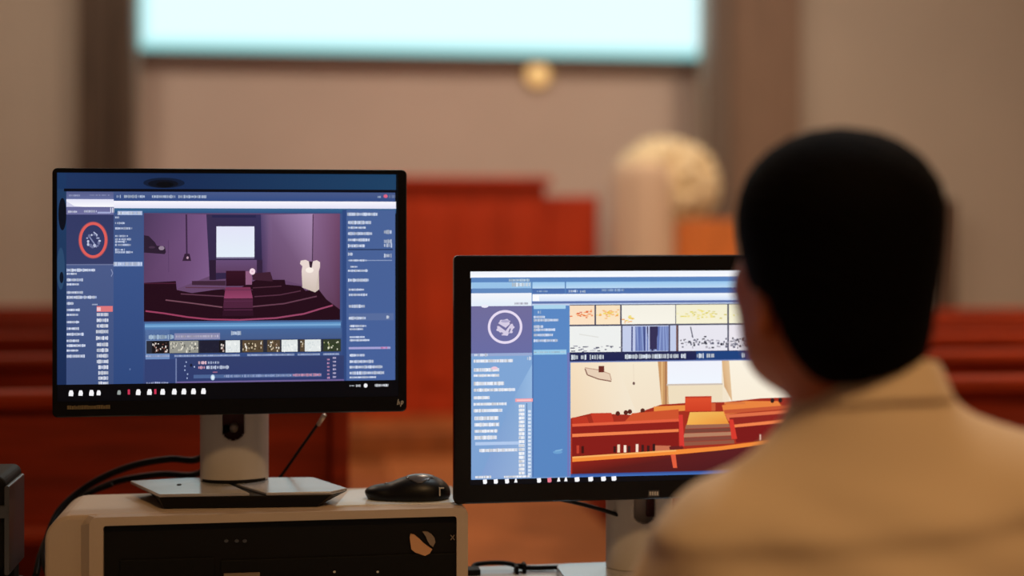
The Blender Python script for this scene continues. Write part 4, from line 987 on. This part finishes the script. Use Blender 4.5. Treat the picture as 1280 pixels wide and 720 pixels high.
# collar: folded band round the neck, tilted forward
bm = bmesh.new(); ns = 64; prof = [(.051, -.030), (.0515, -.004), (.053, .001), (.0565, .001), (.060, -.006), (.0655, -.022), (.071, -.036), (.070, -.039), (.062, -.030), (.056, -.018)]
rings = []
for k in range(ns):
    a_ = 2*math.pi*k/ns; ring = []
    for r_, z_ in prof:
        wob = 1+.02*math.sin(3*a_+1); uu = r_*1.05*math.cos(a_)*wob; vv = r_*1.02*math.sin(a_)
        zz = 1.118+z_-.22*vv+.07*uu
        ring.append(bm.verts.new(Vector(toworld(np.array([[.030+uu, 1.262+vv, zz]]))[0])))
    rings.append(ring)
for k in range(ns):
    A, B = rings[k], rings[(k+1)%ns]
    for j in range(len(prof)): bm.faces.new([A[j], A[(j+1)%len(prof)], B[(j+1)%len(prof)], B[j]])
link('collar', bm, M['shirt'], shirt, smooth=True, sub=1)
# hair
HF = Field((-.13, 1.13, 1.08), (.13, 1.42, 1.36), .0035)
HF.ell(hp(0, -.012, .014), (.083, .099, .090), .02, HR)
HF.ell(hp(.0, -.030, .035), (.080, .080, .064), .03, HR)
HF.ell(hp(.0, -.030, -.035), (.078, .078, .080), .03, HR)
HF.ell(hp(0, -.040, -.085), (.064, .055, .042), .03, HR)
for sx in (-1, 1): HF.ell(hp(sx*.020, -.016, .036), (.064, .078, .062), .02, HR)
sl, x, y, z = HF.grid()
u_ = (x-HC[0])/HS; v_ = (y-HC[1])/HS; zl = (z-HC[2])/HS
xl = hr[0]*u_+hr[1]*v_; yl = hf[0]*u_+hf[1]*v_
# hairline: forehead at y=.07, temples, then slanting back behind the ear to the nape
tt = np.clip((zl+.046)/.014, 0, 1); tt = tt*tt*(3-2*tt)
cut = yl-(tt*(.072+.35*np.clip(zl, 0, .06))+(1-tt)*(-.010+(zl+.04)*.42))
HF.F[sl] = np.maximum(HF.F[sl], cut*.8)
HF.F[sl] = np.maximum(HF.F[sl], -(zl+.128))
rg = np.random.RandomState(3)
nz_ = .0005*np.sin(xl*420+6*np.sin(zl*60))*np.sin(yl*300+5*np.sin(zl*48))+.0004*np.sin(xl*260+zl*340)
HF.F[sl] += nz_.astype(np.float32)
sdf_obj('hair', HF, M['hair'], person, toworld, 1); del HF
# trousers and shoes
TF = Field((-.22, .98, .05), (.28, 1.74, .70), .007)
TF.ell((.03, 1.22, .56), (.178, .135, .115), .04)
for sx, kx in ((-.06, -.09), (.12, .15)):
    TF.cone((sx, 1.22, .537), (kx, 1.60, .527), .088, .066, .03); TF.cone((kx, 1.60, .527), (kx, 1.62, .11), .064, .052, .02)
sdf_obj('trousers', TF, M['trouser'], person, toworld, 2); del TF
for kx in (-.09, .15):
    TF = Field((kx-.06, 1.53, -.004), (kx+.06, 1.80, .13), .005)
    TF.ell((kx, 1.668, .045), (.046, .112, .042), .02); TF.cone((kx, 1.62, .10), (kx, 1.62, .05), .043, .045, .02)
    sl, x, y, z = TF.grid(); TF.F[sl] = np.maximum(TF.F[sl], .002-z+0*x+0*y)
    sdf_obj('shoe', TF, M['black_gloss'], person, toworld, 1)
# chair under him (its back stays below the frame)
def W(u, v, z): return Vector(toworld(np.array([[u, v, z]]))[0])
t = thing('office_chair', 'low black office chair the man sits on', 'chair', W(.03, 1.2, 0))
def obx(lo, hi):
    bm = bx(lo, hi)
    for v in bm.verts: v.co = W(*v.co)
    return bm
link('seat', obx((-.20, 1.02, .39), (.26, 1.46, .448)), M['trouser'], t, bevel=.02)
link('backrest', obx((-.16, .985, .52), (.22, 1.02, .84)), M['trouser'], t, bevel=.015)
link('back_bar', obx((.01, .97, .40), (.05, .99, .70)), M['metal_leg'], t)
bm = bmesh.new(); tube(bm, [W(.03, 1.22, .06), W(.03, 1.22, .39)], .025, n=0); link('gas_column', bm, M['metal_leg'], t, smooth=True)
for k in range(5):
    a_ = 2*math.pi*k/5+.9; e_ = (.03+.27*math.cos(a_), 1.22+.27*math.sin(a_))
    bm = bmesh.new(); tube(bm, [W(.03, 1.22, .085), W(e_[0], e_[1], .06)], .016, n=0); lg = link('leg', bm, M['metal_leg'], t, smooth=True)
    bm = bmesh.new(); bmesh.ops.create_uvsphere(bm, u_segments=14, v_segments=10, radius=.028, matrix=Matrix.Translation(W(e_[0], e_[1], .028))); link('castor', bm, M['black'], lg, smooth=True)

# ================================================================== LIGHTS (unseen ceiling lamps, some added as fill)
def lamp(x, y, power, col, size=.5, z=H, tilt=None, label='unseen round white ceiling lamp above the hall', spot=None):
    t = thing('unseen_ceiling_light', label, 'ceiling light', (x, y, z), 'ceiling lamps')
    bm = bmesh.new(); lathe(bm, [(size/2+.04, 0), (size/2+.04, .05), (size/2, .06)], (x, y, z-.06)); link('housing', bm, M['ceiling'], t, smooth=False)
    ld = bpy.data.lights.new('unseen_ceiling_lamp', 'AREA'); ld.shape = 'DISK'; ld.size = size; ld.energy = power; ld.color = col
    lo = bpy.data.objects.new('unseen_ceiling_lamp', ld); COL.objects.link(lo); lo.location = (x, y, z-.07)
    if spot: ld.spread = math.radians(spot)
    if tilt:
        d = Vector(tilt)-Vector(lo.location); lo.rotation_euler = d.to_track_quat('-Z', 'Y').to_euler()
    return lo
WARM = (1, .66, .38)
for x in (-1.6, .8, 3.2): lamp(x, 7.0, 46, (1, .77, .58))
lamp(1.3, 3.3, 38, (.80, .93, 1))  # cool fill added to tint the paper and other upward faces
lamp(3.6, 4.2, 34, WARM)
lamp(4.3, 1.2, 75, WARM, tilt=(3.2, 4.6, .6), spot=75)  # fill spotlight added to brighten the right-hand pews
lamp(.5, -.9, 23, (1, .60, .27), .8, tilt=(.4, 1.7, .85), spot=75)  # fill spotlight added behind the camera for the shirt and desk
lamp(3.2, -1.0, 16, (1, .60, .27), .6)
